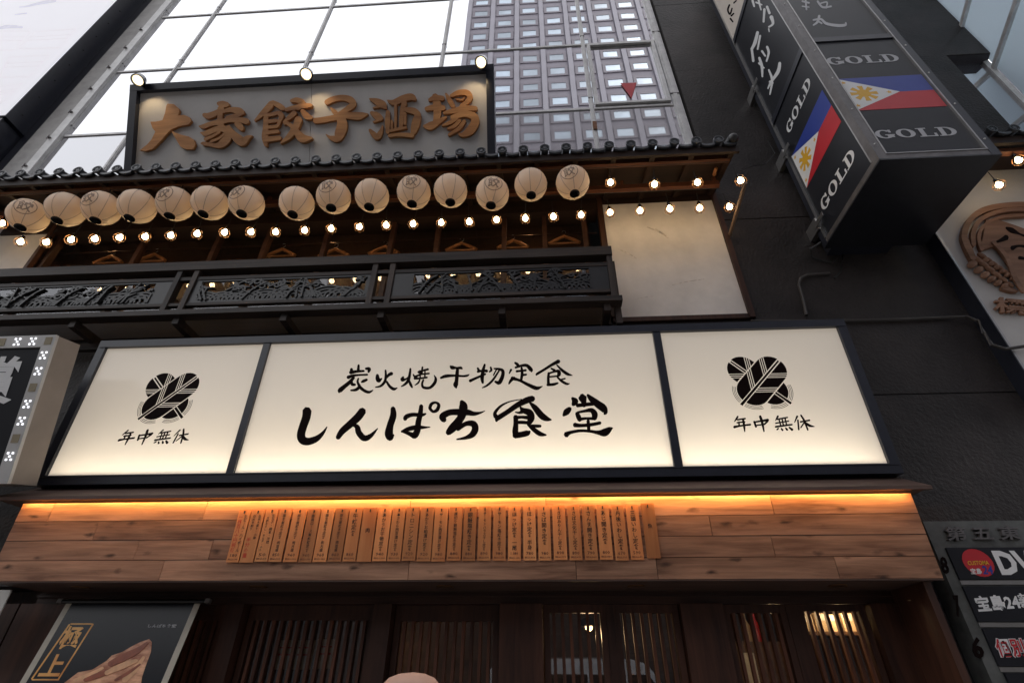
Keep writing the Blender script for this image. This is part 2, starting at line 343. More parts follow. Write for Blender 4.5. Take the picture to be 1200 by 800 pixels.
# ------------------------------------------------------------------ lettering helpers
def catmull(pts, k=5):
    if len(pts) < 3: return pts
    out = []; q = [pts[0]]+list(pts)+[pts[-1]]
    for i in range(1, len(q)-2):
        for j in range(k):
            t = j/k
            out.append(tuple(.5*((2*q[i][c])+(-q[i-1][c]+q[i+1][c])*t+(2*q[i-1][c]-5*q[i][c]+4*q[i+1][c]-q[i+2][c])*t*t+(-q[i-1][c]+3*q[i][c]-3*q[i+1][c]+q[i+2][c])*t**3) for c in range(3)))
    out.append(tuple(pts[-1])); return out
def brush(mb, P, strokes, ox, oy, s, d, th, step=.0003, k=5, fat=1.0, minw=2):
    """strokes drawn with a brush: (x, y, width) knots given on a enlarged view (origin ox, oy, scale s) of plane P"""
    for i, st in enumerate(strokes):
        q = catmull(st, k); Lf, Rt = [], []
        n = len(q)
        def nrm(j):
            a, b = q[max(j-1, 0)], q[min(j+1, n-1)]; dx, dy = b[0]-a[0], b[1]-a[1]; l = math.hypot(dx, dy) or 1; return dx/l, dy/l
        for j in range(n):
            tx, ty = nrm(j); w = max(q[j][2], minw)*fat*.5
            Lf.append((q[j][0]-ty*w, q[j][1]+tx*w)); Rt.append((q[j][0]+ty*w, q[j][1]-tx*w))
        t0, t1 = nrm(0), nrm(n-1); c0 = q[0][2]*fat*.35; c1 = q[-1][2]*fat*.35
        Lf = [((Lf[0][0]*.72+Rt[0][0]*.28)-t0[0]*c0, (Lf[0][1]*.72+Rt[0][1]*.28)-t0[1]*c0)]+Lf+[((Lf[-1][0]*.72+Rt[-1][0]*.28)+t1[0]*c1, (Lf[-1][1]*.72+Rt[-1][1]*.28)+t1[1]*c1)]
        Rt = [((Rt[0][0]*.72+Lf[1][0]*.28)-t0[0]*c0, (Rt[0][1]*.72+Lf[1][1]*.28)-t0[1]*c0)]+Rt+[((Rt[-1][0]*.72+Lf[-2][0]*.28)+t1[0]*c1, (Rt[-1][1]*.72+Lf[-2][1]*.28)+t1[1]*c1)]
        dd = d+th+i*step; m_ = len(Lf); vsx = []
        for (x, y) in Lf+Rt:
            u, v = P.uv(ox+x/s, oy+y/s); vsx.append((u, v))
        top = [P.p(u, v, dd) for u, v in vsx]; bot = [P.p(u, v, d) for u, v in vsx]; fs = []
        for j in range(m_-1):
            fs.append((j, j+1, m_+j+1, m_+j))
            fs.append((j, j+1, 2*m_+j+1, 2*m_+j)); fs.append((m_+j, m_+j+1, 3*m_+j+1, 3*m_+j))
        fs += [(0, m_, 3*m_, 2*m_), (m_-1, 2*m_-1, 4*m_-1, 3*m_-1)]
        mb.add(top+bot, fs)
    return mb
_gc = {}
def glyphs(txt, bold=0, res=2):
    """2D outline mesh of a line of type, size 1: (verts, faces, width)"""
    key = (txt, bold, res)
    if key not in _gc:
        c = bpy.data.curves.new('type', 'FONT'); c.body = txt; c.resolution_u = res; c.offset = bold
        o = bpy.data.objects.new('type', c); COL.objects.link(o); bpy.context.view_layer.update()
        me = bpy.data.meshes.new_from_object(o.evaluated_get(bpy.context.evaluated_depsgraph_get()))
        _gc[key] = ([v.co.to_2d() for v in me.vertices], [tuple(p.vertices) for p in me.polygons])
        bpy.data.objects.remove(o); bpy.data.curves.remove(c); bpy.data.meshes.remove(me)
    return _gc[key]
def bounds(g):
    xs = [v.x for v in g[0]]; ys = [v.y for v in g[0]]; return min(xs), max(xs), min(ys), max(ys)
def type_quad(mb, g, O, U, V, n, th):
    """fit a type outline in the parallelogram O, O+U, O+V; th = thickness along n"""
    x0, x1, y0, y1 = bounds(g); O = Vector(O)
    q = [O+U*((v.x-x0)/(x1-x0))+V*((v.y-y0)/(y1-y0))+n*th for v in g[0]]
    mb.add(q, g[1])
    if th > .004:
        cnt = {}
        for f in g[1]:
            for a, b in zip(f, f[1:]+f[:1]): cnt[(a, b)] = cnt.get((a, b), 0)+1
        ed = [e for e in cnt if (e[1], e[0]) not in cnt]
        k = len(q); q2 = q+[p-n*th for p in q]
        mb.add(q2, [(a, b, b+k, a+k) for a, b in ed])
    return mb
def type_px(mb, g, P, bl, br, tl, d=.003, th=.002):
    a, b, c = (P.px(*q) for q in (bl, br, tl)); return type_quad(mb, g, a+P.n*d, b-a, c-a, P.n, th)
def slab_word():
    """GOLD in a wide bold slab face, unit outlines as polygons with counters cut by strips"""
    def arc(cx, cy, rx, ry, a0, a1, n=14): return [(cx+rx*math.cos(R(a0+(a1-a0)*i/n)), cy+ry*math.sin(R(a0+(a1-a0)*i/n))) for i in range(n+1)]
    def strip(o, i):
        v = [Vector(q) for q in o+i]; n = len(o); return v, [(k, k+1, n+k+1, n+k) for k in range(n-1)]
    out = []
    def put(vf, dx): out.append(([v+Vector((dx, 0)) for v in vf[0]], vf[1]))
    def rect(x0, y0, x1, y1, dx): put(([Vector((x0,y0)),Vector((x1,y0)),Vector((x1,y1)),Vector((x0,y1))], [(0,1,2,3)]), dx)
    put(strip(arc(.5,.5,.5,.5,40,345), arc(.5,.5,.24,.40,40,345)), 0); rect(.62,.12,.98,.44,0); rect(.52,.36,1.04,.46,0); rect(.78,.66,.92,.98,0)
    put(strip(arc(.5,.5,.52,.5,0,360,24), arc(.5,.5,.25,.40,0,360,24)), 1.16)
    rect(.14,0,.40,1,2.3); rect(0,.0,.98,.10,2.3); rect(0,.90,.56,1,2.3); rect(.84,.10,.98,.38,2.3)
    rect(.14,0,.40,1,3.36); rect(0,0,.5,.09,3.36); rect(0,.91,.5,1,3.36)
    put(strip(arc(.45,.5,.58,.5,-90,90), arc(.42,.5,.33,.41,-90,90)), 3.36)
    V, Fc = [], []
    for i, (v, f) in enumerate(out):
        b = len(V); V += [Vector((q.x, q.y, 0)).to_2d() for q in v]; Fc += [tuple(k+b for k in t) for t in f]
    return V, Fc
GOLD = slab_word()
def layered(g, mb, O, U, V, n, th):
    """like type_quad, but each face a hair above the last so that overlaps never coincide"""
    x0, x1, y0, y1 = bounds(g)
    for i, f in enumerate(g[1]):
        mb.add([O+U*((g[0][k].x-x0)/(x1-x0))+V*((g[0][k].y-y0)/(y1-y0))+n*(th+i*2e-5) for k in f], [tuple(range(len(f)))])
    return mb

# ================================================================== THE SETTING
GY = Plane(0, 0)
def zpx(x, y, Y): return at(x, y, Y).z
def xpx(x, y, Y): return at(x, y, Y).x
def depth(p): return (Vector(p)-CAM).dot(fw)
tag(part('ground', MB().add([(-300,-300,-.14),(300,-300,-.14),(300,300,-.14),(-300,300,-.14)], [(0,1,2,3)]), M['concrete']), kind='structure')
tag(part('pavement', MB().box(-60, 60, -6.2, 5.5, -.136, 0), M['concrete']), kind='structure')
tag(part('road', MB().add([(-120,-17,-.135),(120,-17,-.135),(120,-6.21,-.135),(-120,-6.21,-.135)], [(0,1,2,3)]), M['asphalt']), kind='structure')

WALL = .45
PLK = Plane(0, zpx(600, 679, 0), 3.7)
zb = PLK.o.z
SGN = Plane(.12, zpx(600, 549, .12), 3.3)
XL = -7.6
# curtain wall measures
CW = .52
cwx = [(xpx(186.7,20,CW)+xpx(35,200,CW))/2, (xpx(263,0,CW)+xpx(196.7,96.7,CW))/2, xpx(375,40,CW), xpx(523,40,CW), (xpx(677.5,15,CW)+xpx(700,170,CW))/2, (xpx(760,20,CW)+xpx(810,163.7,CW))/2]
z1 = (zpx(690,128,CW)+zpx(68,161,CW))/2; z2 = (zpx(700,53,CW)+zpx(132,85,CW))/2; z3 = (zpx(533,0,CW)+zpx(185,21,CW))/2
cwz = [7.55, z1, z2, z3, z3+(z3-z2), z3+2*(z3-z2)]
X1 = xpx(1128, 27, WALL); X2 = xpx(1152, 112, WALL); znotch = zpx(1130, 64, WALL); zg1 = zpx(1100, 461, WALL); zg2 = zpx(800, 5, WALL); zg3 = zpx(1050, 336, WALL)

bld = thing('shop_building', (0, 1.2, 0), 'dark stucco and glass building that carries the restaurant signs', 'building')
ztop = 17.5; XG = cwx[-1]+.10
# stucco wall to the right of the glass, in courses with open joints
zs = [0, zg1, zg3+1.2, zg2, ztop]
for i in range(4):
    mb = MB(); a, b = zs[i]+.008, zs[i+1]-.008
    if i == 0: mb.box(XG, X2, WALL, .9, zb+.5, b).box(PLK.px(1105, 677).x+.002, X2, WALL-.0005, .9, 0, zb+.499)
    elif i < 2: mb.box(XG, X2, WALL, .9, a, b)
    elif b <= znotch: mb.box(XG, X2, WALL, .9, a, b)
    else:
        if a < znotch: mb.box(XG, X2, WALL, .9, a, znotch); mb.box(XG, X1, WALL-.001, .9, znotch+.001, b)
        else: mb.box(XG, X1, WALL, .9, a, b)
    part('stucco_panel', mb, M['stucco'], bld)
part('joint_backing', MB().box(XG+.02, X2-.02, WALL+.012, .88, zb+.6, ztop), M['cable'], bld)
# wall behind the signs, and the floor band between them
part('band_wall', MB().box(XL, XG-.002, WALL, .9, zb+.03, zpx(300, 392, WALL)), M['stucco'], bld)
# aluminium pilaster at the left of the glass
xp1 = (xpx(186.7,20,WALL)+xpx(35,200,WALL))/2-.02; xp0 = xp1-.5; cwx[0] = xp1-.02
pil = part('pilaster', MB().box(xpx(101, 88, WALL+.02), xp1-.1505, WALL+.02, .9, 6.2, ztop), M['alu_mid'], bld)
part('pilaster_rib', MB().box(xp1-.15, xp1, WALL, .9, 6.2, ztop), M['alu'], bld)
xr_ = xpx(101, 88, WALL+.02)
for k in range(9):
    z = 7.0+k*.75
    part('clamp', MB().box(xp1-.15, xp1-.10, WALL-.025, WALL-.001, z, z+.02).box(xp1-.135, xp1-.125, WALL-.04, WALL-.0255, z-.05, z+.05), M['alu_dark'], bld)
# curtain wall: panes and bars
for j in range(5):
    for i in range(5):
        x0, x1, za, zc = cwx[i]+.02, cwx[i+1]-.02, cwz[j]+.02, cwz[j+1]-.02
        pn = part('window_pane', MB().box(x0, x1, CW, CW+.02, za, zc), M['pane_milky'] if j == 0 else M['panes'], bld)
        # panes in a real wall never lie quite in one plane
        pn.rotation_euler = (R(random.uniform(-.12,.12)), 0, R(random.uniform(-.12,.12))) if False else (0,0,0)
for i, x in enumerate(cwx):
    w = .035 if i < 5 else .07
    part('mullion', MB().box(x-w, x+w, CW-.022, CW+.06, cwz[0], cwz[-1]).box(x-w*.45, x+w*.45, CW-.034, CW-.022, cwz[0], cwz[-1]), M['alu'], bld)
    for j in range(1, 6):
        zz = cwz[j]+.28
        part('mullion_joint', MB().box(x-w-.003, x+w+.003, CW-.037, CW-.01, zz, zz+.014), M['alu_dark'], bld)
for j in range(1, 6):
    for i in range(5):
        part('transom', MB().box(cwx[i]+.036, cwx[i+1]-(.036 if i < 4 else .072), CW-.018, CW+.05, cwz[j]-.024, cwz[j]+.024), M['alu'], bld)
# opening sash with a red fire-access triangle
sx0, sx1, sz0, sz1 = cwx[4]+.06, cwx[5]-.10, z1+.06, z2-.06
sash = part('opening_sash', MB().box(sx0, sx0+.055, CW-.05, CW-.005, sz0, sz1).box(sx1-.055, sx1, CW-.05, CW-.005, sz0, sz1).box(sx0+.055, sx1-.055, CW-.049, CW-.005, sz0, sz0+.05).box(sx0+.055, sx1-.055, CW-.049, CW-.005, sz1-.05, sz1), M['alu'], bld)
a, b, c = at(727,97.5,CW-.02), at(746,97,CW-.02), at(740,115,CW-.02)
part('red_triangle', MB().prism([a, b, c], (0, .004, 0)), M['red'], sash)
part('rusty_bracket', MB().box(cwx[4]-.03, cwx[4]+.03, CW-.06, CW-.038, zpx(697,155,CW), zpx(697,146,CW)), mk('rust', (.20,.09,.045), .8, .4, 30), bld)
# right hand recess glazing past the pier, and the canted glass bay
part('recess_soffit', MB().box(X2+.001, X1-.004, WALL+.02, .9, znotch-.0015, znotch-.0005), M['stucco_v'], bld)
part('window_pane', MB().box(X2+.005, X2+2.2, .62, .64, 6.2, znotch-.002), M['panes'], bld)
# ground floor interior
def room():
    y0, y1, z1_ = .72, 4.6, 2.62
    x0, x1 = xpx(190,730,.6), xpx(1060,730,.6)
    part('room_floor', MB().box(x0, x1, y0, y1, .001, .02), M['interior'], bld)
    part('room_back_wall', MB().box(x0, x1, y1, y1+.1, .02, z1_), M['interior'], bld)
    part('room_ceiling', MB().box(x0, x1, y0, y1, z1_, z1_+.1), M['interior'], bld)
    part('room_side_wall', MB().box(x0-.1, x0, y0, y1, .02, z1_), M['interior'], bld)
    part('room_side_wall', MB().box(x1, x1+.1, y0, y1, .02, z1_), M['interior'], bld)
room()
part('core_wall', MB().box(XL, X2, 1.65, 1.8, 2.75, ztop), M['cable'], bld)
nl = thing('left_neighbour', (-11, 1, 0), 'dark neighbouring building at the left edge behind the signs', 'building')
part('wall', MB().box(-15, XL-.002, .95, 1.8, 0, ztop), M['stucco'], nl)
part('lower_wall', MB().box(XL-.001, xpx(188,730,.6), .78, 1.2, 0, zb+.029), M['dwoodz'], nl)

# ------------------------------------------------------------------ the tower across the street (seen in the glass)
TY = -28.5; TH = 96
def mirror_px(x, y, Yt):
    """point on plane Yt seen by reflection in the curtain wall"""
    d = rt*((x-600)/F) - up*((y-400)/F) + fw
    d2 = Vector((d.x, d.y, d.z)); path = (CW-CAM.y)+(CW-Yt); t = path/d.y
    return CAM.x+d.x*t, CAM.z+d.z*t
tx0 = mirror_px(541, 70, TY)[0]
tw = thing('office_tower', (25, TY-6, 0), 'tall brown and grey office tower mirrored in the glass wall', 'building')
TW = 72; bay, flo = 3.4, 3.3
part('tower_wall', MB().box(tx0, tx0+TW, TY-14, TY-.16, 0, TH), M['tower'], tw)
nb = int(TW/bay)
pm = MB().box(-.30, .30, -.2, .10, 0, TH).mesh('pier'); pm.materials.append(M['towerpier'])
o = origin(tw)
for i in range(nb+1): inst('pier', pm, tw, Vector((tx0+.35+i*bay, TY, 0))-o)
wmf = MB().box(-1.25, 1.25, -.2, -.06, -1.05, -.66).box(-1.25, 1.25, -.2, -.06, .66, 1.05).box(-1.25, -.88, -.2, -.061, -.66, .66).box(.88, 1.25, -.2, -.061, -.66, .66).mesh('window_frame'); wmf.materials.append(M['towerframe'])
wmp = MB().box(-.88, .88, -.2, -.10, -.66, .66).mesh('window_pane'); wmp.materials.append(M['towerpane'])
rest_f, rest_p = MB(), MB()
for j in range(28):
    for i in range(nb):
        c = Vector((tx0+.35+(i+.5)*bay, TY, 2.2+j*flo))
        if c.z > TH-1.5: continue
        if j < 3: continue
        if i < 10 and 11 <= j <= 25:
            f = inst('window', wmf, tw, c-o); inst('pane', wmp, f)
        else:
            rest_f.box(c.x-1.25, c.x+1.25, TY-.2, TY-.06, c.z-1.05, c.z-.66).box(c.x-1.25, c.x+1.25, TY-.2, TY-.06, c.z+.66, c.z+1.05)
            rest_p.box(c.x-.88, c.x+.88, TY-.2, TY-.10, c.z-.66, c.z+.66)
part('window_surrounds', rest_f, M['towerframe'], tw, kind='stuff', weld=False); part('window_panes', rest_p, M['towerpane'], tw, kind='stuff', weld=False)
part('street_level_front', MB().box(tx0+.01, tx0+TW, TY-.15, TY+.6, 0, 9.5), M['stucco'], tw)
lb = thing('low_block', (-35, TY-6, 0), 'low brown street block across the road, left of the tower', 'building')
part('wall', MB().box(-75, tx0-.05, TY-12, TY+3, 0, 13), mk('brown_block', (.06,.05,.048), .7, .2, .5), lb)
for j in range(4):
    for i in range(13): part('window', MB().box(-70+i*4.6, -67.4+i*4.6, TY+2.9, TY+3.03, 1.2+j*3.2, 2.9+j*3.2), M['vanglass'], lb)

# ================================================================== SHOP FRONT (ground floor)
DY = .60
sf = thing('timber_entrance', (0, DY, 0), 'dark timber shop front with lattice doors under the plank fascia', 'shop front')
xa, xb = PLK.px(0, 680).x-.12, PLK.px(1105, 677).x
part('soffit', MB().box(xa+.02, xb-.03, .032, DY+.3, zb-.004, zb+.02), M['ledge'], sf)
zh = zpx(600, 716, DY)
part('header', MB().box(xa, xb-.05, DY-.05, DY+.06, zpx(600, 708, DY), zb-.005), M['dwood'], sf)
part('header_rail', MB().box(xa, xb-.05, DY-.07, DY-.051, zpx(600, 700, DY), zpx(600, 697.5, DY)), M['dwood'], sf)
zdoor = zpx(600, 708, DY)-.002
def xdoor(x, y=740): return xpx(x, y, DY)
bays = [(196, 262, 727), (285, 437, 727), (460, 585, 728), (637, 712, 718), (720, 798, 718), (850, 926, 718), (938, 1021, 716)]
posts = [(-160, -62), (-60, 18), (20, 148), (150, 196), (264, 284), (438, 459), (586, 636), (799, 849), (1023, 1078)]
for i, (a, b) in enumerate(posts):
    x0, x1 = xdoor(a), xdoor(b)
    part('post', MB().box(x0, x1, DY-.09, DY+.12, 0, zdoor), M['dwoodz'], sf)
    if i == 8: part('jamb_panel', MB().box(xb-.09, xb-.035, .10, DY+.1, 0, zb-.006), M['dwoodz'], sf); part('side_panel', MB().box(x1+.001, xb-.091, DY-.04, DY+.1, 0, zdoor), M['dwoodz'], sf)
for a, b in ((712, 720), (926, 938)): part('meeting_stile', MB().box(xdoor(a)-.003, xdoor(b)+.003, DY-.035, DY+.05, .02, zdoor), M['dwoodz'], sf)
for i, (a, b, yt) in enumerate(bays):
    x0, x1 = xdoor(a)+.004, xdoor(b)-.004; yb = DY+(.05 if i in (1, 2) else 0); zt = zpx(600, yt, yb); st = .05
    d = part('lattice_door', MB().box(x0, x0+st, yb-.03, yb+.03, .02, zdoor).box(x1-st, x1, yb-.03, yb+.03, .02, zdoor).box(x0+st, x1-st, yb-.028, yb+.028, zt, zdoor).box(x0+st, x1-st, yb-.028, yb+.028, .02, .7), M['dwoodz'], sf)
    part('pane', MB().box(x0+st, x1-st, yb+.012, yb+.018, .7, zt), M['shopglass'], d)
    n = max(4, round((x1-x0-2*st)/.072)); sm = MB().box(-.0125, .0125, -.026, .010, .7, zt).mesh('slat'); sm.materials.append(M['slat'])
    for k in range(n):
        x = x0+st+(k+.5)*(x1-x0-2*st)/n
        inst('slat', sm, d, Vector((x, yb, 0))-origin(d))
    part('muntin', MB().box(x0+st, x1-st, yb-.010, yb+.0115, zt-.62, zt-.59), M['dwoodz'], d)
for (x, y) in ((93, 687), (302, 687), (521, 687), (746, 686), (983, 685)):
    p = at(x, y, .25); x_ = p.x
    dl = thing('downlight', (x_, .27, zb), 'small recessed downlight in the dark soffit, '+{93:'above the poster',302:'left of the middle doors',521:'above the dark middle door',746:'above the doors reflecting the van',983:'above the rightmost doors'}[x], 'downlight', 'soffit downlights')
    part('rim', MB().lathe((x_, .27, zb-.012), [(.055, .007), (.07, .007), (.07, 0), (.055, 0)], 20), M['bronze'], dl)
    part('lens', MB().lathe((x_, .27, zb-.009), [(.03, 0), (.054, .004)], 16), M['castblack'], dl)

# plank fascia
ptop = PLK.uv(600, 583)[1]; rows = 4; ph = ptop/rows
fz = thing('plank_fascia', (0, .02, zb), 'wide weathered plank fascia above the shop doors', 'fascia')
part('fascia_core', MB().pbox(PLK, PLK.uv(9, 640)[0]+.03, PLK.uv(1085,630)[0]-.03, .01, ptop-.005, -.04, -.026), M['ledge'], fz)
ul, ur = PLK.uv(5.5, 636)[0], PLK.uv(1087.5, 630)[0]
cuts = [[.0,.115,.36,.58,.655,.86,1.0], [0,.10,.455,.60,.772,.79,1.0] , [0,.19,.41,.62,.80,1.0], [0,.24,.47,.585,.80,.9,1.0]]
joints_px = {3: [60, 240, 480, 640, 907], 2: [112, 400, 600, 834], 1: [160, 247, 520, 760, 907], 0: [190, 479, 675, 770, 981]}
for r in range(rows):
    us = [ul]+[PLK.uv(x, 600+ (3-r)*22)[0] for x in joints_px[r] if x > 20]+[ur]
    for i in range(len(us)-1):
        dd = random.uniform(0, .0025)
        part('plank', MB().pbox(PLK, us[i]+.002, us[i+1]-.002, r*ph+.0025, (r+1)*ph-.0025, -.0255, dd), M['plank'], fz)
part('drip_strip', MB().pbox(PLK, ul, ur, -.010, -.001, -.026, .002), M['ledge'], fz)

# sloped drip board over the planks with its lit strip
ptz = PLK.p(0, ptop)
ly = ptz.y-.085; lz0 = ptz.z+.006; lh = zpx(600, 574.5, ly)-lz0
xl0, xl1 = xpx(-8, 580, ly), xpx(1095.5, 577, ly)
lg = thing('drip_board', (0, ly, lz0), 'sloping dark brown drip board between the lightbox sign and planks', 'ledge')
part('front_edge', MB().box(xl0, xl1, ly, ly+.03, lz0, lz0+lh), M['ledge'], lg)
part('underside', MB().box(xl0, xl1-.01, ly+.031, WALL-.01, lz0+.02, lz0+.035), M['ledge'], lg)
sb_y, sb_z = ly+.40, lz0+lh+.22
x_in = xl1-.02
part('sloping_board', MB().add([(xl0, ly+.001, lz0+lh+.001), (xl1, ly+.001, lz0+lh+.001), (x_in, sb_y, sb_z), (xl0, sb_y, sb_z), (xl0, ly+.03, lz0+lh-.015), (xl1, ly+.03, lz0+lh-.015), (x_in, sb_y, sb_z-.03), (xl0, sb_y, sb_z-.03)],
     [(0,1,2,3),(4,7,6,5),(0,4,5,1),(1,5,6,2),(2,6,7,3),(3,7,4,0)]), M['ledge'], lg)
part('led_strip', MB().box(ul+.03, ur-.03, ly+.036, ly+.046, lz0+.008, lz0+.0195), M['led'], lg)

# ================================================================== MAIN LIGHTBOX SIGN
def srow(x, y): return SGN.uv(x, y)
vb = srow(600, 551.3)[1]; vt = srow(600, 396.5)[1]
vb = (srow(52.5,559.4)[1]+srow(1043,543.3)[1])/2; vt = (srow(128.4,409.4)[1]+srow(977,383.8)[1])/2
uL = (srow(128.4,409.4)[0]+srow(52.5,559.4)[0])/2; uR = (srow(977,383.8)[0]+srow(1043,543.3)[0])/2
d1a = (srow(312.4,405.2)[0]+srow(264,555.5)[0])/2; d1b = (srow(320,405)[0]+srow(272.4,555.5)[0])/2
d2a = (srow(763.3,391.9)[0]+srow(790.8,547.6)[0])/2; d2b = (srow(772.5,391)[0]+srow(800.2,546.8)[0])/2
FB = .085
lb_ = thing('lightbox_sign', SGN.p(0, vb-FB), 'long backlit cream restaurant signboard with brush lettering in black frame', 'sign')
def sgn(mb): return mb
fr = [(uL-FB, uR+FB, vb-FB, vb), (uL-FB, uR+FB, vt, vt+FB), (uL-FB, uL, vb, vt), (uR, uR+FB, vb, vt), (d1a, d1b, vb, vt), (d2a, d2b, vb, vt)]
for k, (a, b, c, d) in enumerate(fr):
    part('frame_bar', MB().pbox(SGN, a, b, c, d, -.05 if k < 4 else -.03, .035 if k < 2 else .033), M['navy'], lb_)
    if k < 2: part('frame_lip', MB().pbox(SGN, a+.02, b-.02, (d-.012) if k == 0 else c, d if k == 0 else c+.012, .035, .042), M['steel'] if k == 9 else M['navy'], lb_)
part('back_panel', MB().pbox(SGN, uL-FB, uR+FB, vb-FB, vt+FB, -.30, -.285), M['white'], lb_)
for a, b, c, d in ((uL-FB, uR+FB, vb-FB, vb-FB+.012), (uL-FB, uR+FB, vt+FB-.012, vt+FB), (uL-FB, uL-FB+.012, vb-FB+.0125, vt+FB-.0125), (uR+FB-.012, uR+FB, vb-FB+.0125, vt+FB-.0125)):
    part('case_wall', MB().pbox(SGN, a, b, c, d, -.2845, -.0505), M['navy'], lb_)
pans = [('left', uL, d1a), ('middle', d1b, d2a), ('right', d2b, uR)]
for nme, a, b in pans: part('acrylic_panel', MB().pbox(SGN, a, b, vb, vt, -.006, 0), M['acrylic'], lb_)
# lamp tubes inside the box, along its floor and roof
for nm, v, en, dep in (('lower', vb-.05, 41, -.13),):
    ld = bpy.data.lights.new('sign_tube', 'AREA'); ld.shape = 'RECTANGLE'; ld.size = uR-uL-.1; ld.size_y = .06; ld.energy = en; ld.color = (1, .86, .66)
    lo = bpy.data.objects.new('sign_tube_light', ld); COL.objects.link(lo)
    lo.matrix_world = Matrix.Translation(SGN.p((uL+uR)/2, v, dep)) @ Matrix((SGN.U, SGN.n*1.0, SGN.V)).transposed().to_4x4() @ Matrix.Rotation(math.pi if nm == 'lower' else 0, 4, 'X')

# brush characters of the middle panel
A_ = (335, 460, 5.2174); B_ = (545, 455, 6.4865); C_ = (395, 420, 8.5714); D_ = (530, 415, 8.0)
CH = []
CH.append((A_, [[(130,108,50),(125,150,47),(106,205,45),(93,255,46),(102,287,48),(135,298,42),(185,282,34),(225,248,20),(252,208,5)]]))
CH.append((A_, [[(470,110,42),(440,150,44),(390,195,40),(345,235,36),(318,275,26)], [(405,196,12),(435,208,28),(447,245,34),(480,278,34),(520,262,24),(562,218,5)]]))
CH.append((A_, [[(655,95,26),(657,140,36),(638,200,38),(630,250,46),(638,276,34),(657,258,14)], [(728,162,22),(738,146,26),(775,134,22),(830,136,20),(855,128,10)],
   [(828,80,22),(822,130,28),(810,180,32),(805,230,34),(785,262,36),(765,250,14)], [(708,238,12),(748,222,24),(800,212,26),(850,212,14),(882,210,5)], [(715,237,14),(750,248,22),(780,262,30)],
   [(880,95,18),(890,70,18),(915,60,13),(935,75,18),(925,105,20),(900,115,16),(880,95,18)]]))
CH.append((A_, [[(968,168,30),(958,145,38),(1000,121,34),(1060,118,36),(1110,120,34),(1150,128,24),(1190,122,12),(1217,111,4)], [(1075,55,24),(1085,82,48),(1080,130,44),(1055,175,44),(1020,215,46),(992,245,32)],
   [(1050,222,24),(1100,190,26),(1145,190,36),(1158,220,38),(1140,255,34),(1100,275,20),(1045,285,8)]]))
CH.append((B_, [[(515,77,42),(470,90,44),(400,125,38),(320,180,34),(250,225,34),(238,248,16)], [(235,215,34),(228,185,24),(270,135,17),(340,100,9),(430,82,6)], [(490,105,12),(530,145,38),(580,205,46),(620,230,36),(655,238,10)],
   [(382,180,8),(415,184,18),(445,168,38)], [(418,138,10),(440,165,34),(490,185,48),(505,225,44),(485,262,36)], [(385,215,34),(386,270,34),(382,330,42),(388,365,28)], [(385,222,26),(430,218,20),(480,222,28)], [(400,258,22),(440,258,24),(490,262,22)],
   [(378,357,42),(430,350,40),(475,338,38),(492,326,14)], [(478,272,18),(520,310,30),(570,345,32),(615,354,12)], [(505,282,16),(540,286,22),(574,286,18)]]))
CH.append((B_, [[(748,205,18),(770,180,44),(796,154,32)], [(815,74,20),(836,98,46),(822,122,28)], [(890,55,36),(893,70,58),(903,105,36),(905,130,32)], [(852,130,26),(900,124,26),(960,118,26),(1000,112,24)],
   [(932,50,18),(960,80,38),(1010,120,50),(1050,150,52),(1066,180,34),(1060,194,16)], [(850,188,26),(862,215,34),(872,240,30)], [(857,182,16),(910,172,20),(960,166,32),(985,195,42),(982,228,36)], [(870,234,24),(920,228,18),(985,230,22)],
   [(833,277,32),(880,282,24),(960,275,24),(1027,262,22)], [(935,245,22),(940,310,24)], [(768,352,40),(800,335,24),(870,322,20),(950,325,20),(1010,335,28),(1060,335,54),(1100,310,34),(1122,300,6)]]))
CH.append((C_, [[(217,66,20),(213,115,28)], [(145,105,26),(145,140,32)], [(135,140,34),(200,130,24),(270,125,20)], [(288,102,20),(324,105,32),(316,135,20)], [(110,190,32),(160,172,24),(230,165,17),(305,162,18)], [(168,190,26),(130,235,32),(70,285,38),(30,320,42),(20,338,20)],
   [(150,228,16),(152,258,30),(182,262,20)], [(215,200,14),(207,235,20),(225,275,28)], [(300,212,22),(265,228,26),(245,238,12)], [(138,320,14),(190,314,26),(228,284,28)], [(222,280,30),(270,320,28),(320,338,24),(362,318,7)]]))
CH.append((C_, [[(405,165,26),(408,200,40),(420,222,36),(450,200,12)], [(487,117,16),(490,170,22),(480,230,25),(440,275,22),(385,288,10)], [(550,150,32),(520,165,28),(500,195,12)], [(498,232,20),(530,280,26),(570,306,28),(606,294,7)]]))
CH.append((C_, [[(665,185,18),(655,212,36),(690,207,18),(716,186,12)], [(737,102,18),(730,160,24),(715,220,28),(680,260,22),(645,280,10)], [(724,222,20),(740,262,26),(755,290,16)], [(818,138,24),(860,122,18),(915,108,20)], [(858,86,16),(850,150,20)],
   [(765,158,10),(785,182,22),(840,160,15),(925,150,16)], [(832,122,14),(836,200,15)], [(884,112,12),(882,190,15)], [(778,200,22),(830,200,17),(905,190,16)], [(832,212,12),(815,245,16),(782,268,7)], [(868,215,16),(855,255,20),(868,290,24),(930,294,24),(978,250,28),(992,205,24),(975,168,6)]]))
CH.append((D_, [[(-16,112,18),(0,124,34),(40,128,18),(80,128,24),(92,138,12)], [(50,130,24),(45,190,32),(40,250,32),(32,288,42),(38,316,12)], [(-108,222,18),(-60,205,28),(20,200,20),(100,205,18),(140,200,18),(160,188,5)]]))
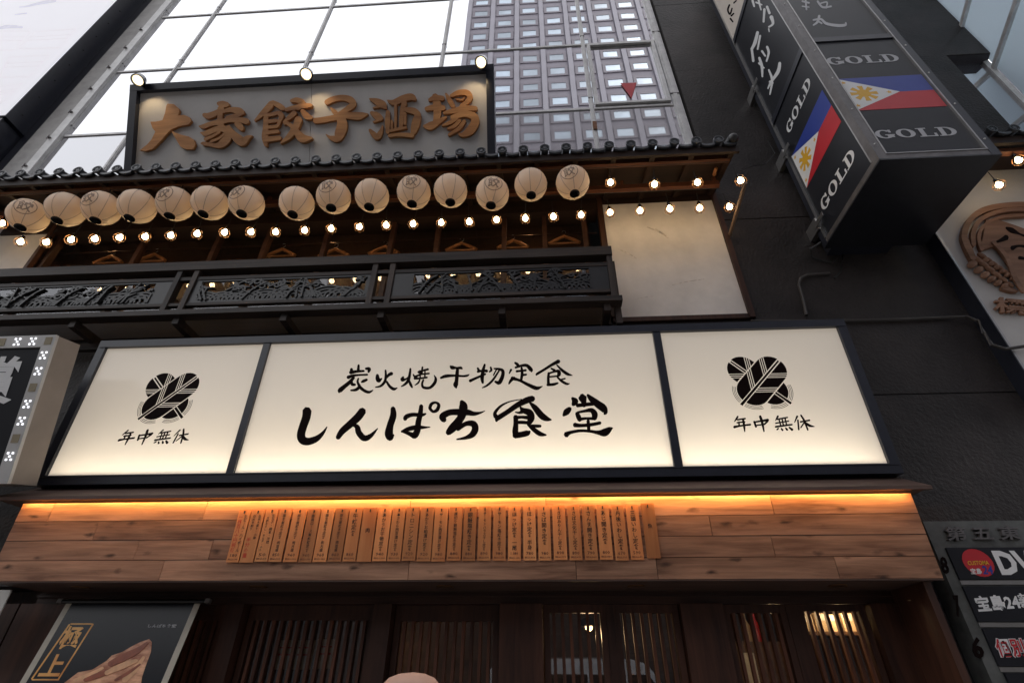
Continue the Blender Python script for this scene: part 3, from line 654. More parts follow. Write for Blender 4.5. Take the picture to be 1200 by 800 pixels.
CH.append((D_, [[(238,130,18),(254,160,26)], [(305,96,18),(290,150,28),(280,220,32),(286,268,20)], [(238,163,20),(280,155,20),(325,157,26)], [(166,250,26),(220,225,21),(310,185,18)], [(360,122,16),(366,150,19),(347,165,12)], [(392,135,12),(440,140,22),(474,158,28),(470,210,32),(440,266,34),(402,256,18)],
   [(415,142,12),(386,198,11)], [(440,152,14),(386,235,19),(330,290,18),(280,315,7)]]))
CH.append((D_, [[(534,180,10),(552,144,20)], [(588,80,18),(610,95,26),(626,118,16)], [(592,125,18),(650,107,22),(700,106,28),(738,146,34),(742,164,12)], [(602,160,20),(650,155,16),(690,150,20)], [(650,128,20),(655,180,25),(646,240,22)], [(662,195,20),(695,190,16)], [(582,220,22),(550,246,25),(531,278,12)], [(560,225,32),(630,245,22),(710,285,28),(790,318,32),(845,300,6)]]))
CH.append((D_, [[(998,66,34),(940,95,26),(860,145,22),(796,184,22),(788,198,8)], [(980,100,12),(1030,150,24),(1080,185,26),(1125,198,7)], [(926,132,14),(960,152,24)], [(905,176,22),(900,220,24),(902,282,26)], [(905,180,16),(960,162,18),(996,160,30),(1000,190,32),(982,210,16)], [(912,212,14),(985,205,15)], [(892,287,22),(950,282,24),(990,270,15)], [(985,215,15),(1030,255,22),(1075,278,20),(1100,274,6)], [(1012,240,12),(1058,228,13)]]))
for (ox, oy, s), st in CH:
    part('brush_character', brush(MB(), SGN, st, ox, oy, s, 0.0005, .0012, fat=1.1), M['ink'], lb_, weld=False)
# emblem of two crossed feathers and the four characters under it, drawn on the right panel and repeated on the left one
F_ = (840, 405, 7.2692)
def clip(poly, a, n_):                       # keep the part of a convex polygon where (p-a).n >= 0
    out = []
    for i in range(len(poly)):
        p, q = poly[i], poly[(i+1) % len(poly)]
        sp = (p[0]-a[0])*n_[0]+(p[1]-a[1])*n_[1]; sq = (q[0]-a[0])*n_[0]+(q[1]-a[1])*n_[1]
        if sp >= 0: out.append(p)
        if sp*sq < 0:
            t = sp/(sp-sq); out.append((p[0]+(q[0]-p[0])*t, p[1]+(q[1]-p[1])*t))
    return out
def slit(polys, a, n_, g):                   # cut a gap of width g along a line
    out = []
    for p in polys:
        for s_ in (1, -1):
            q = clip(p, (a[0]+n_[0]*g/2*s_, a[1]+n_[1]*g/2*s_), (n_[0]*s_, n_[1]*s_))
            if len(q) > 2: out.append(q)
    return out
def feather(c, ang, L, W, s):
    """convex pieces of one barred feather; c centre, L full length, W width, slits"""
    ax = (math.cos(ang), math.sin(ang)); nx = (-ax[1], ax[0]); h = L/2-W/2
    cap = [(h+W/2*math.cos(R(t)), W/2*math.sin(R(t))) for t in range(-90, 91, 12)]+[(-h-W/2*math.cos(R(t)), -W/2*math.sin(R(t))) for t in range(-90, 91, 12)]
    w = lambda q: (c[0]+ax[0]*q[0]+nx[0]*q[1], c[1]+ax[1]*q[0]+nx[1]*q[1])
    cap = [w(q) for q in cap]
    pieces = []
    shaft = clip(clip(cap, w((0, -.011)), nx), w((0, .011)), (-nx[0], -nx[1]))
    shaft = [w((-L/2-.05, -.013)), w((L/2-.012, -.008)), w((L/2-.012, .008)), w((-L/2-.05, .013))]
    for sd in (1, -1):
        half = [clip(cap, w((0, .019*sd)), (nx[0]*sd, nx[1]*sd))]
        for b0 in (-.17, .04):
            for k in range(3):
                # barbs run at 45 degrees to the shaft
                dirv = (math.cos(ang+sd*R(45)), math.sin(ang+sd*R(45))); nn = (-dirv[1], dirv[0])
                half = slit(half, w((b0+k*.028, 0)), nn, .0075)
        pieces += half
    return pieces, shaft, cap, ax, nx, w
def emblem(du):
    """flat black emblem at du from the right-hand one"""
    cu, cv = 2.1105, .8185; mb = MB(); L, W = .604, .295
    top, sh1, cap1, ax, nx, w = feather((cu, cv), R(45), L, W, 1)
    und, sh2, cap2, ax2, nx2, w2 = feather((2.067, .823), R(135), L, W, 1)
    out = list(top)+[sh1]
    g = W/2+.010
    for p in und+[sh2]:
        for sd in (1, -1):
            q = clip(p, (cu+nx[0]*g*sd, cv+nx[1]*g*sd), (nx[0]*sd, nx[1]*sd))
            if len(q) > 2: out.append(q)
    for wf in (w, w2):                       # thin arcs round the quill ends
        for k in range(3):
            rr = W/2+.010+k*.0135
            for (a0, a1) in ((118, 172), (188, 242)):
                o_ = [wf((-(L/2-W/2)+(rr+.0045)*math.cos(R(a0+(a1-a0)*i/9)), (rr+.0045)*math.sin(R(a0+(a1-a0)*i/9)))) for i in range(10)]
                i_ = [wf((-(L/2-W/2)+rr*math.cos(R(a0+(a1-a0)*i/9)), rr*math.sin(R(a0+(a1-a0)*i/9)))) for i in range(10)]
                for i in range(9):
                    q = [o_[i], o_[i+1], i_[i+1], i_[i]]
                    out.append(q)
    for i, p in enumerate(out):
        mb.add([SGN.p(u+du, v+(-.018 if du else 0), .0012+(i % 7)*.00004) for u, v in p], [tuple(range(len(p)))])
    return mb
SM = [[[(178,602,12),(165,625,12),(150,645,6)], [(175,630,11),(242,620,11)], [(172,655,10),(238,648,11)], [(148,692,18),(200,682,12),(286,671,13)], [(222,622,12),(232,680,16),(238,732,6)], [(188,648,10),(190,682,10)]],
 [[(318,645,14),(334,690,14)], [(322,650,11),(380,640,13),(436,632,18)], [(433,640,15),(405,670,11)], [(336,678,9),(405,668,10)], [(368,600,16),(385,650,17),(402,730,8)]],
 [[(520,600,14),(500,636,6)], [(515,626,11),(602,610,10)], [(500,660,9),(612,641,9)], [(500,690,13),(640,671,11)], [(530,628,9),(545,685,9)], [(555,622,9),(568,684,9)], [(580,616,9),(595,680,9)], [(512,714,10),(524,704,10)], [(548,704,8),(560,720,12)], [(585,700,8),(600,717,13)], [(615,695,9),(642,716,16)]],
 [[(685,600,14),(662,652,6)], [(690,632,11),(698,714,11)], [(712,648,11),(790,634,11)], [(715,590,10),(745,640,13),(775,717,10)], [(745,652,10),(715,697,8)], [(752,652,10),(790,680,16),(830,688,5)]]]
uRr = SGN.uv(840+372/7.2692, 405+302/7.2692)[0]
uLl = SGN.uv(120+548/7.2692, 420+318/7.2692)[0]
vRr = SGN.uv(840+372/7.2692, 405+302/7.2692)[1]; vLl = SGN.uv(120+548/7.2692, 420+318/7.2692)[1]
for du in (0, -5.856):
    part('crossed_feather_emblem', emblem(du), M['ink'], lb_, weld=False)
    for st in SM:
        mb = brush(MB(), SGN, st, *F_, 0.0005, .0012, fat=1.3)
        for i in range(len(mb.v)): mb.v[i] = mb.v[i]+SGN.U*du+SGN.V*(-.018 if du else 0)
        part('brush_character', mb, M['ink'], lb_, weld=False)

# ================================================================== MENU TABLETS
TB = [  # bottom edge in photo px: x0, x1, columns of text, price, second line
 (266.0,280.7,['生ビール・ハイボール','一杯百八十円税抜'],'180','税込198',1), (281.7,298,['白米大盛り・小鉢','白米半割り'],'','',2), (299,314.4,['生玉子・納豆・冷奴','大根おろし・キムチ・のり'],'50','税込55',0),
 (315.3,330.7,['豚生姜焼き定食','肉並盛'],'850','税込935',0), (332.7,349.3,['豚生姜焼き定食','肉大盛'],'960','税込1,056',0), (350.3,366,['豚肩ロース炭火焼定食'],'960','税込1,056',0),
 (367,383.3,['豚生姜焼き定食','肉大盛'],'960','税込1,056',0), (384.3,400.7,['豚生姜焼き定食','肉並盛'],'860','税込946',0), (401.7,417.3,['牛焼定食'],'860','税込946',0),
 (418.4,435.3,['肉'],'','',3), (436.3,453,['あかうお干物定食'],'940','税込1,034',0), (454,470,['本さわら西京漬け定食'],'930','税込1,023',0), (471,487.3,['トロニシン定食'],'920','税込1,012',0),
 (488.4,505,['あかうお粕漬け定食'],'920','税込1,012',0), (505.7,522,['サーモン西京漬け定食'],'980','税込1,078',0), (523.3,540,['厚切り銀鮭塩焼き定食'],'880','税込968',0),
 (541.3,557,['銀鮭塩焼き定食'],'880','税込968',0), (559.2,575,['サーモンハラス干し定食'],'890','税込979',0), (577.2,592.8,['サーモン塩焼き定食'],'980','税込1,078',0), (595.2,610.8,['ほっけ定食','一尾'],'1,080','税込1,188',0),
 (613.3,628.8,['ほっけ定食','半身'],'780','税込858',0), (631,646.5,['さば開き定食'],'980','税込1,078',0), (649,665.2,['さばみりん干し定食'],'890','税込979',0), (667.5,683,['さば文化干し定食'],'890','税込979',0),
 (685.4,701,['さんま開き定食'],'790','税込869',0), (703,718.8,['あじ開き定食'],'800','税込880',0), (721.2,737,['丹後いわし定食'],'670','税込737',0), (739.3,755,['三頭いわし定食'],'590','税込649',0), (758.3,774.8,['魚'],'','',3)]
vbt = PLK.uv(500, 657.3)[1]; vtt = PLK.uv(500, 594.3)[1]
def column(mb, txt, cx, v0, v1, size, P, d, th=.0008):
    """a column of type written top down: centre cx, from v1 down to v0"""
    n = len(txt); step = min((v1-v0)/n, size*1.06)
    for i, ch in enumerate(txt):
        g = glyphs('｜' if ch == 'ー' else ch, .012, 1)
        if not g[0]: continue
        cy = v1-(i+.5)*step; s_ = min(size, step*.98)
        k = len(mb.v); mb.add([P.p(cx+(v.x-.5)*s_, cy+(v.y-.38)*s_, d+th) for v in g[0]], g[1])
ordn = ['first','second','third','fourth','fifth','sixth','seventh','eighth','ninth','tenth','eleventh','twelfth','thirteenth','fourteenth','fifteenth']
for i, (a, b, cols, price, sub, kind) in enumerate(TB):
    u0, u1 = PLK.uv(a, 657)[0], PLK.uv(b, 657)[0]; cu = (u0+u1)/2; w = (u1-u0)*.965
    dv = random.uniform(-.004, .004)+(.012 if i == 28 else 0); d0 = .006+random.uniform(0, .006)
    v0, v1 = vbt+dv, vtt+dv
    side = ordn[i]+' from the left' if i < 15 else ('rightmost of all' if i == 28 else ordn[28-i]+' from the right')
    t = thing('menu_tablet', PLK.p(cu, v0, d0), 'hanging wooden menu tablet '+{1:'with red and black writing, ',2:'in deep orange with small red writing, ',3:'with one single character, ',0:'with a column of writing and a price, '}[kind]+side, 'menu tablet', 'menu tablets in a row on the plank fascia')
    board = part('board', MB().pbox(PLK, cu-w/2, cu+w/2, v0, v1, d0, d0+.009), M['tabletA'], t)
    nail = part('nail', MB().pbox(PLK, cu-.004, cu+.004, v1-.035, v1-.012, d0+.009, d0+.016), M['cable'], t)
    top, bot = v1-.045, v0+.075; sz = w*.42; mb = MB(); mr = MB(); H = top-bot
    if kind == 3: column(mb, cols[0], cu, v0+.19, v0+.26, w*.36, PLK, d0+.0092)
    elif kind == 1:
        column(mb, cols[0], cu+w*.2, bot, top, w*.40, PLK, d0+.0092); column(mr, cols[1], cu-w*.22, bot, top, w*.40, PLK, d0+.0092)
    elif kind == 2:
        column(mb, cols[0], cu+w*.2, bot+.1, top, w*.42, PLK, d0+.0092); column(mb, cols[1], cu-w*.22, bot+.17, top, w*.42, PLK, d0+.0092); column(mr, '半分の量', cu-w*.22, bot-.05, bot+.12, w*.34, PLK, d0+.0092)
    elif i == 2:
        column(mb, cols[0], cu+w*.2, bot+.06, top, w*.38, PLK, d0+.0092); column(mb, cols[1], cu-w*.22, bot, top-.02, w*.36, PLK, d0+.0092)
    else:
        n = sum(len(c) for c in cols)+(.5 if len(cols) > 1 else 0); st = min(H/max(n, 1), sz*1.02)
        y1 = top
        for c in cols:
            column(mb, c, cu, y1-st*len(c), y1, sz, PLK, d0+.0092); y1 -= st*len(c)+st*.5
    if mb.v: part('lettering', mb, M['tink'], t, weld=False)
    if mr.v: part('red_lettering', mr, M['tred'], t, weld=False)
    if price:
        mp_ = MB(); type_quad(mp_, glyphs(price, .01, 1), PLK.p(cu-w*.28, v0+.040, d0+.0092), PLK.U*w*.56, PLK.V*.024, PLK.n, .0008)
        type_quad(mp_, glyphs(sub, .01, 1), PLK.p(cu-w*.40, v0+.014, d0+.0092), PLK.U*w*.80, PLK.V*.015, PLK.n, .0008)
        part('price', mp_, M['tpriceink'], t, weld=False)

# ================================================================== UPPER FLOOR BEHIND THE BALCONY
UW = .50
uf = thing('upper_window_wall', (0, UW, zpx(300,390,UW)), 'dark timber window wall behind the balcony railing', 'window wall')
z0w, z1w = zpx(300, 378, UW), zpx(300, 243, UW)+.25
zsill = zpx(300, 388, UW)
XW0, XW1 = XL, xpx(706, 300, WALL)
part('sill_beam', MB().box(XW0, XW1, WALL-.03, .60, zpx(300, 394, WALL)+.004, z0w), M['eave'], uf)
part('head_beam', MB().box(XW0, XW1, WALL-.06, .62, zpx(400, 262, WALL), zpx(400, 249, WALL)), M['eave'], uf)
part('upper_board', MB().box(XW0, XW1, WALL+.03, .62, zpx(400, 249, WALL)+.002, z1w+.4), M['eave'], uf)
ztr = zpx(400, 262, WALL)-.002
fx = [xpx(x, 320, UW) for x in (-60, 45, 150, 240, 300, 372, 452, 508, 590, 640, 690)]
for i in range(len(fx)):
    part('mullion', MB().box(fx[i]-.03, fx[i]+.03, UW-.04, UW+.04, z0w, ztr), M['dwood'], uf)
for i in range(len(fx)-1):
    part('pane', MB().box(fx[i]+.031, fx[i+1]-.031, UW, UW+.008, z0w, ztr), M['upglass'], uf)
    part('muntin', MB().box(fx[i]+.031, fx[i+1]-.031, UW-.025, UW-.001, zpx(400, 318, UW), zpx(400, 318, UW)+.035), M['dwood'], uf)
part('back_curtain', MB().box(XW0, XW1, 1.35, 1.4, z0w-.3, z1w), mk('dark_curtain', (.035,.02,.014), .9, .3, 4), uf)
part('room_ceiling', MB().box(XW0, XW1, UW+.13, 1.35, z1w, z1w+.05), M['eave'], uf)
part('room_floor', MB().box(XW0, XW1, .62, 1.35, z0w-.3, z0w-.25), M['eave'], uf)
hmesh = {}
def hanger(x, y, lab, w=.42):
    Y = UW+.16; p = at(x, y, Y); t = thing('coat_hanger', p, lab, 'coat hanger', 'wooden coat hangers behind the upper window')
    h = .13
    part('shoulder_arm', MB().tube([p+Vector((-w/2, 0, -h)), p+Vector((-w*.3, 0, -h*.55)), p+Vector((0, 0, 0)), p+Vector((w*.3, 0, -h*.55)), p+Vector((w/2, 0, -h))], .024, 8), M['hanger'], t, True)
    part('cross_bar', MB().tube([p+Vector((-w/2+.02, 0, -h)), p+Vector((w/2-.02, 0, -h))], .016, 6), M['hanger'], t, True)
    part('hook', MB().tube([p+Vector((.03*math.sin(a)*.9, 0, .06-.035*math.cos(a)+.01)) for a in [k*.45 for k in range(11)]], .004, 6), M['steel'], t)
for k, x in enumerate((120, 380, 620)):  # lamps added to brighten the hangers, hidden behind the head beam
    xx = xpx(x, 290, .66); zc_ = ztr+.16; t = thing('added_fill_lamp', (xx, .66, zc_), 'added hidden lamp lighting the coat hangers, '+['behind the left bay','behind the middle bay','behind the right bay'][k], 'lamp', 'added lamps for the coat hangers')
    part('bulb', MB().ball((xx, .66, zc_), .025, 10, 6), M['lampshade'], t, True); part('cord', MB().tube([(xx, .66, zc_+.03), (xx, .66, z1w)], .005, 5), M['cable'], t)
    ld = bpy.data.lights.new('added_fill_lamp', 'POINT'); ld.energy = 2.2; ld.color = (1,.50,.20); ld.shadow_soft_size = .05; lo = bpy.data.objects.new('added_fill_light', ld); COL.objects.link(lo); lo.location = (xx, .66, zc_-.07)
hl = ['behind the left railing bay', 'left of the first bay post', 'left end of the middle bay', 'centre of the middle bay', 'right end of the middle bay', 'left third of the right bay', 'middle of the right bay', 'beside the plaster panel']
for k, (x, y) in enumerate(((131,300),(181,298),(331,292),(393,292),(451,289),(541,285),(601,282),(661,277))):
    hanger(x, y, 'orange lit wooden coat hanger, '+hl[k])
part('hanger_rod', MB().tube([(XW0, UW+.16, at(393,285,UW+.16).z), (XW1, UW+.16, at(393,285,UW+.16).z)], .012, 8), M['dwood'], uf)

# plaster panels either side
pw = [at(*q, WALL-.02) for q in ((705,240),(833,235),(878,368.5),(724,372.5))]
px0, px1 = (pw[0].x+pw[3].x)/2, (pw[1].x+pw[2].x)/2; pz1, pz0 = (pw[0].z+pw[1].z)/2, (pw[2].z+pw[3].z)/2
pp = thing('plaster_panel', (px0, WALL, pz0), 'pale stained plaster panel right of the balcony, under bare bulbs', 'wall panel')
part('sheet', MB().box(px0, px1, WALL-.02, WALL+.05, pz0, pz1), M['plaster'], pp)
part('edge_trim', MB().box(px1+.001, px1+.06, WALL-.06, WALL+.05, pz0-.06, pz1+.3).box(px0-.05, px1, WALL-.04, WALL+.05, pz0-.06, pz0-.001).box(px0-.07, px0-.001, WALL-.06, WALL+.05, pz0, pz1+.3), M['dwoodz'], pp)
part('top_board', MB().box(px0, px1, WALL-.01, WALL+.05, pz1+.001, pz1+.45), M['eave'], pp)
for q_ in ([(758,266,1.0),(775,273,1.6),(783,279,.8)], [(768,268,.7),(780,276,1.0)], [(725,292,.8),(738,298,1.3),(746,303,.7)], [(788,334,.6),(805,330,1.1),(825,327,.6)], [(745,350,.5),(765,347,.9)]):
    part('scuff_mark', brush(MB(), Plane(WALL-.0205), [q_], 0, 0, 1, .0, .0006, minw=.4), M['scuff'], pp, weld=False)
lx1 = xpx(48, 292, WALL-.02); lz0_, lz1_ = zpx(20, 330, WALL-.02), zpx(20, 262, WALL-.02)
pq = thing('plaster_panel', (lx1-1, WALL, lz0_), 'pale plaster panel at the left end behind the railing', 'wall panel')
part('sheet', MB().box(XL, lx1, WALL-.03, WALL-.005, lz0_, lz1_), M['plaster'], pq)
part('edge_trim', MB().box(lx1+.001, lx1+.05, WALL-.07, WALL-.005, lz0_-.1, lz1_+.3), M['dwoodz'], pq)

# ================================================================== BALCONY RAILING
RY = -.05; RP = Plane(RY)
zr = lambda y: zpx(583, y, RY)
rl = thing('balcony_railing', (0, RY, zr(357.5)), 'weathered black timber balcony railing with three pierced carved panels', 'railing')
xr0, xr1 = XL+.3, (xpx(717, 292, RY)+xpx(724, 352, RY))/2
part('top_rail', MB().box(xr0, xr1, RY-.02, RY+.10, zr(304), zr(294.5)), M['rail'], rl)
part('upper_rail', MB().box(xr0, xr1-.04, RY+.01, RY+.06, zr(314.8), zr(311)), M['rail'], rl)
part('lower_rail', MB().box(xr0, xr1-.04, RY+.01, RY+.06, zr(345.2), zr(342)), M['rail'], rl)
part('bottom_rail', MB().box(xr0, xr1+.04, RY-.03, RY+.09, zr(358), zr(352.3)), M['rail'], rl)
pxs = [xpx(201,340,RY), xpx(221,340,RY), xpx(436,331,RY), xpx(457,330,RY), xr1-.035]
for x in pxs: part('post', MB().box(x-.03, x+.03, RY-.005, RY+.075, zr(352.3)+.001, zr(304)-.001), M['railz'], rl)
part('end_post', MB().box(xr1-.03, xr1+.035, RY+.095, RY+.17, zr(376), zr(304)), M['railz'], rl)
for x in (95, 212, 335, 447, 588, 712):
    xx = xpx(x, 358, RY); part('bracket', MB().box(xx-.035, xx+.035, RY+.02, WALL-.031, zr(366), zr(358)-.001), M['rail'], rl)
part('back_beam', MB().box(xr0, xr1, WALL-.16, WALL-.10, zr(374), zr(366)-.001), M['rail'], rl)
class UV(Plane):
    def uv(s, x, y): return x, y
RU = UV(RY+.03)
def spiral(cx, cy, r, t0, turns, sgn, w):
    return [(cx+r*(1-.8*k/12)*math.cos(t0+sgn*turns*6.283*k/12), cy+r*(1-.8*k/12)*math.sin(t0+sgn*turns*6.283*k/12), w*(1-.4*k/12)) for k in range(13)]
def carving(u0, u1, v0, v1, seed):
    rnd = random.Random(seed); mb = MB(); W, H = u1-u0, v1-v0; st = []
    n = int(W/.16)
    for k in range(n):                                   # ground swell: humps of concentric waves
        cx = u0+W*(k+.5)/n+rnd.uniform(-.03,.03); rr = H*rnd.uniform(.30,.55)
        for q in range(3):
            r_ = rr*(1-.28*q)
            st.append([(cx+r_*math.cos(R(a))*1.5, v0+max(0, r_*math.sin(R(a))), .022) for a in range(0, 181, 20)])
    for k in range(int(n*1.3)):                          # clouds and foliage curls
        cx = u0+W*rnd.random(); cy = v0+H*rnd.uniform(.45,.95); r_ = H*rnd.uniform(.10,.24)
        st.append(spiral(cx, cy, r_, rnd.random()*6.28, rnd.uniform(.7,1.2), rnd.choice((-1,1)), .024))
        st.append([(cx-r_*1.6, cy-r_*.5, .014), (cx, cy+r_*.4, .022), (cx+r_*1.8, cy+r_*.2*rnd.uniform(-2,2), .010)])
    for k in range(int(n*.9)):                           # long leaning stems, rooted below
        cx = u0+W*rnd.random(); le = rnd.uniform(-.28,.28)
        st.append([(cx, v0, .022), (cx+le*.4, v0+H*.5, .02), (cx+le, v0+H*rnd.uniform(.8,1.0), .010)])
        for q in range(3):
            f = .3+.2*q; st.append([(cx+le*f, v0+H*f, .02), (cx+le*f+rnd.uniform(-.1,.1), v0+H*(f+.14), .010)])
    cl = []
    for s_ in st: cl.append([(min(max(x, u0-.005), u1+.005), min(max(y, v0-.005), v1+.005), w) for x, y, w in s_])
    return brush(mb, RU, cl, 0, 0, 1, -.012, .022, .00025, 3, minw=.006)
zc0, zc1 = zr(341.7), zr(315.1)
spans = [(xr0, pxs[0]-.032, None, xpx(180, 335, RY), 3), (pxs[1]+.032, pxs[2]-.032, xpx(234, 338, RY), xpx(428, 330, RY), 11), (pxs[3]+.032, pxs[4]-.032, xpx(484, 328, RY), xpx(691, 322, RY), 23)]
for a, b, p0, p1, sd_ in spans:
    p0 = p0 if p0 is not None else a+.02
    v0, v1 = zc0+.03, zc1-.02
    mb = MB().pbox(RU, a, p0, zc0, zc1, -.012, .012).pbox(RU, p1, b, zc0, zc1, -.012, .012).pbox(RU, p0, p1, zc0, v0, -.012, .012).pbox(RU, p0, p1, v1, zc1, -.012, .012)
    cp = part('carved_panel', mb, M['carve'], rl)
    part('pierced_carving', carving(p0, p1, v0, v1, sd_), M['carve'], cp, kind='stuff', weld=False)

# ================================================================== TILED EAVES
EY = -.50
tzl, tzr = zpx(3, 204, EY), zpx(842, 165, EY); ze = (tzl+tzr)/2
xe0, xe1 = xpx(3, 204, EY), xpx(842, 165, EY); pitch_t = (xe1-xe0)/35
ev = thing('tiled_eaves', (0, EY, ze), 'narrow smoked-tile eaves over the balcony, round caps along the edge', 'roof')
SL = R(17)
def tile_mesh():
    mb = MB()
    sl = Vector((0, math.cos(SL), math.sin(SL)))
    mb.tube([Vector((0,0,0))+sl*.0, sl*.75], .046, 12)                                    # cover roll
    mb.lathe((0, -.004, 0), [(.0, -.012), (.022, -.012), (.024, -.005), (.044, -.005), (.046, -.016), (.058, -.016), (.060, .01), (.0, .01)], 18, 'y')
    for k in range(8):
        a = k*math.pi/4; mb.ball((.036*math.cos(a), -.012, .036*math.sin(a)), .008, 6, 4)
    a0 = [(.052+ (pitch_t-.104)*k/6, -.035-.022*math.sin(math.pi*k/6)) for k in range(7)]  # pan tile with hanging lip
    top = [Vector((x, .0, z)) for x, z in a0]; back = [p+sl*.75 for p in top]; low = [Vector((x, .0, z-.035)) for x, z in a0]; low2 = [p+Vector((0,.025,0)) for p in low]
    q = top+back+low+low2; n = 7; fs = []
    for k in range(6): fs += [(k, k+1, n+k+1, n+k), (k, k+1, 2*n+k+1, 2*n+k), (2*n+k, 2*n+k+1, 3*n+k+1, 3*n+k)]
    mb.add(q, fs)
    me = mb.mesh('roof_tile', smooth=True); me.materials.append(M['tile']); return me
tm = tile_mesh()
for k in range(-4, 36): inst('roof_tile', tm, ev, Vector((xe0+k*pitch_t, EY, ze))-origin(ev))
xE = xe1+.17
part('verge_roll', MB().tube([(xE, EY-.02, ze+.01), (xE, EY+.75, ze+.01+.75*math.tan(SL))], .062, 12).ball((xE, EY-.01, ze+.0), .063, 12, 8), M['carve'], ev, True)
part('fascia_board', MB().box(xe0-1.2, xE+.05, EY+.04, EY+.075, ze-.17, ze-.062), M['eave'], ev)
zsof = lambda y: ze-.075+(y-EY-.075)*math.tan(SL)*.8
part('soffit_board', MB().add([(xe0-1.2, EY+.076, ze-.075), (xE+.05, EY+.076, ze-.075), (xE+.05, WALL-.005, zsof(WALL)), (xe0-1.2, WALL-.005, zsof(WALL)), (xe0-1.2, EY+.076, ze-.06), (xE+.05, EY+.076, ze-.06), (xE+.05, WALL-.005, zsof(WALL)+.015), (xe0-1.2, WALL-.005, zsof(WALL)+.015)],
   [(0,1,2,3),(4,7,6,5),(0,4,5,1),(1,5,6,2),(3,2,6,7),(0,3,7,4)]), M['eave'], ev)
for k in range(22):
    x = xE-.02-k*.46
    part('rafter', MB().add([(x-.03, EY+.10, ze-.14), (x+.03, EY+.10, ze-.14), (x+.03, WALL-.05, zsof(WALL)-.065), (x-.03, WALL-.05, zsof(WALL)-.065), (x-.03, EY+.10, ze-.077), (x+.03, EY+.10, ze-.077), (x+.03, WALL-.05, zsof(WALL)-.004), (x-.03, WALL-.05, zsof(WALL)-.004)],
      [(0,3,2,1),(4,5,6,7),(0,1,5,4),(1,2,6,5),(2,3,7,6),(3,0,4,7)]), M['eave'], ev)
PY1, PY2 = -.30, .02
zp1 = (zpx(430, 207.5, PY1)+zpx(840, 184.5, PY1))/2; zp2 = zpx(770, 219, PY2)
part('front_purlin', MB().box(xe0-1.2, xE-.01, PY1-.03, PY1+.03, zp1-.04, zp1+.035), M['purlin'], ev)
part('rear_purlin', MB().box(xe0-1.2, xE-.06, PY2-.03, PY2+.03, zp2-.04, zp2+.035), M['purlin'], ev)
for k in range(9):
    x = xE-.10-k*1.15
    part('purlin_hanger', MB().box(x-.02, x+.02, PY1-.02, PY1+.02, zp1+.036, zsof(PY1)-.066), M['purlin'], ev)
    part('purlin_hanger', MB().box(x-.02, x+.02, PY2-.02, PY2+.02, zp2+.036, zsof(PY2)-.066), M['purlin'], ev)
part('end_strut', MB().tube([at(873.5, 214, PY1-.05), at(855, 276, WALL-.04)], .024, 6), mk('weathered_strut', (.22,.14,.09), .7, .2), ev)
for (x, y) in ((838, 201),): p = at(x, y, -.1); part('peg', MB().lathe(p, [(.02,-.05),(.022,.05)], 10, 'y'), M['hanger'], ev)

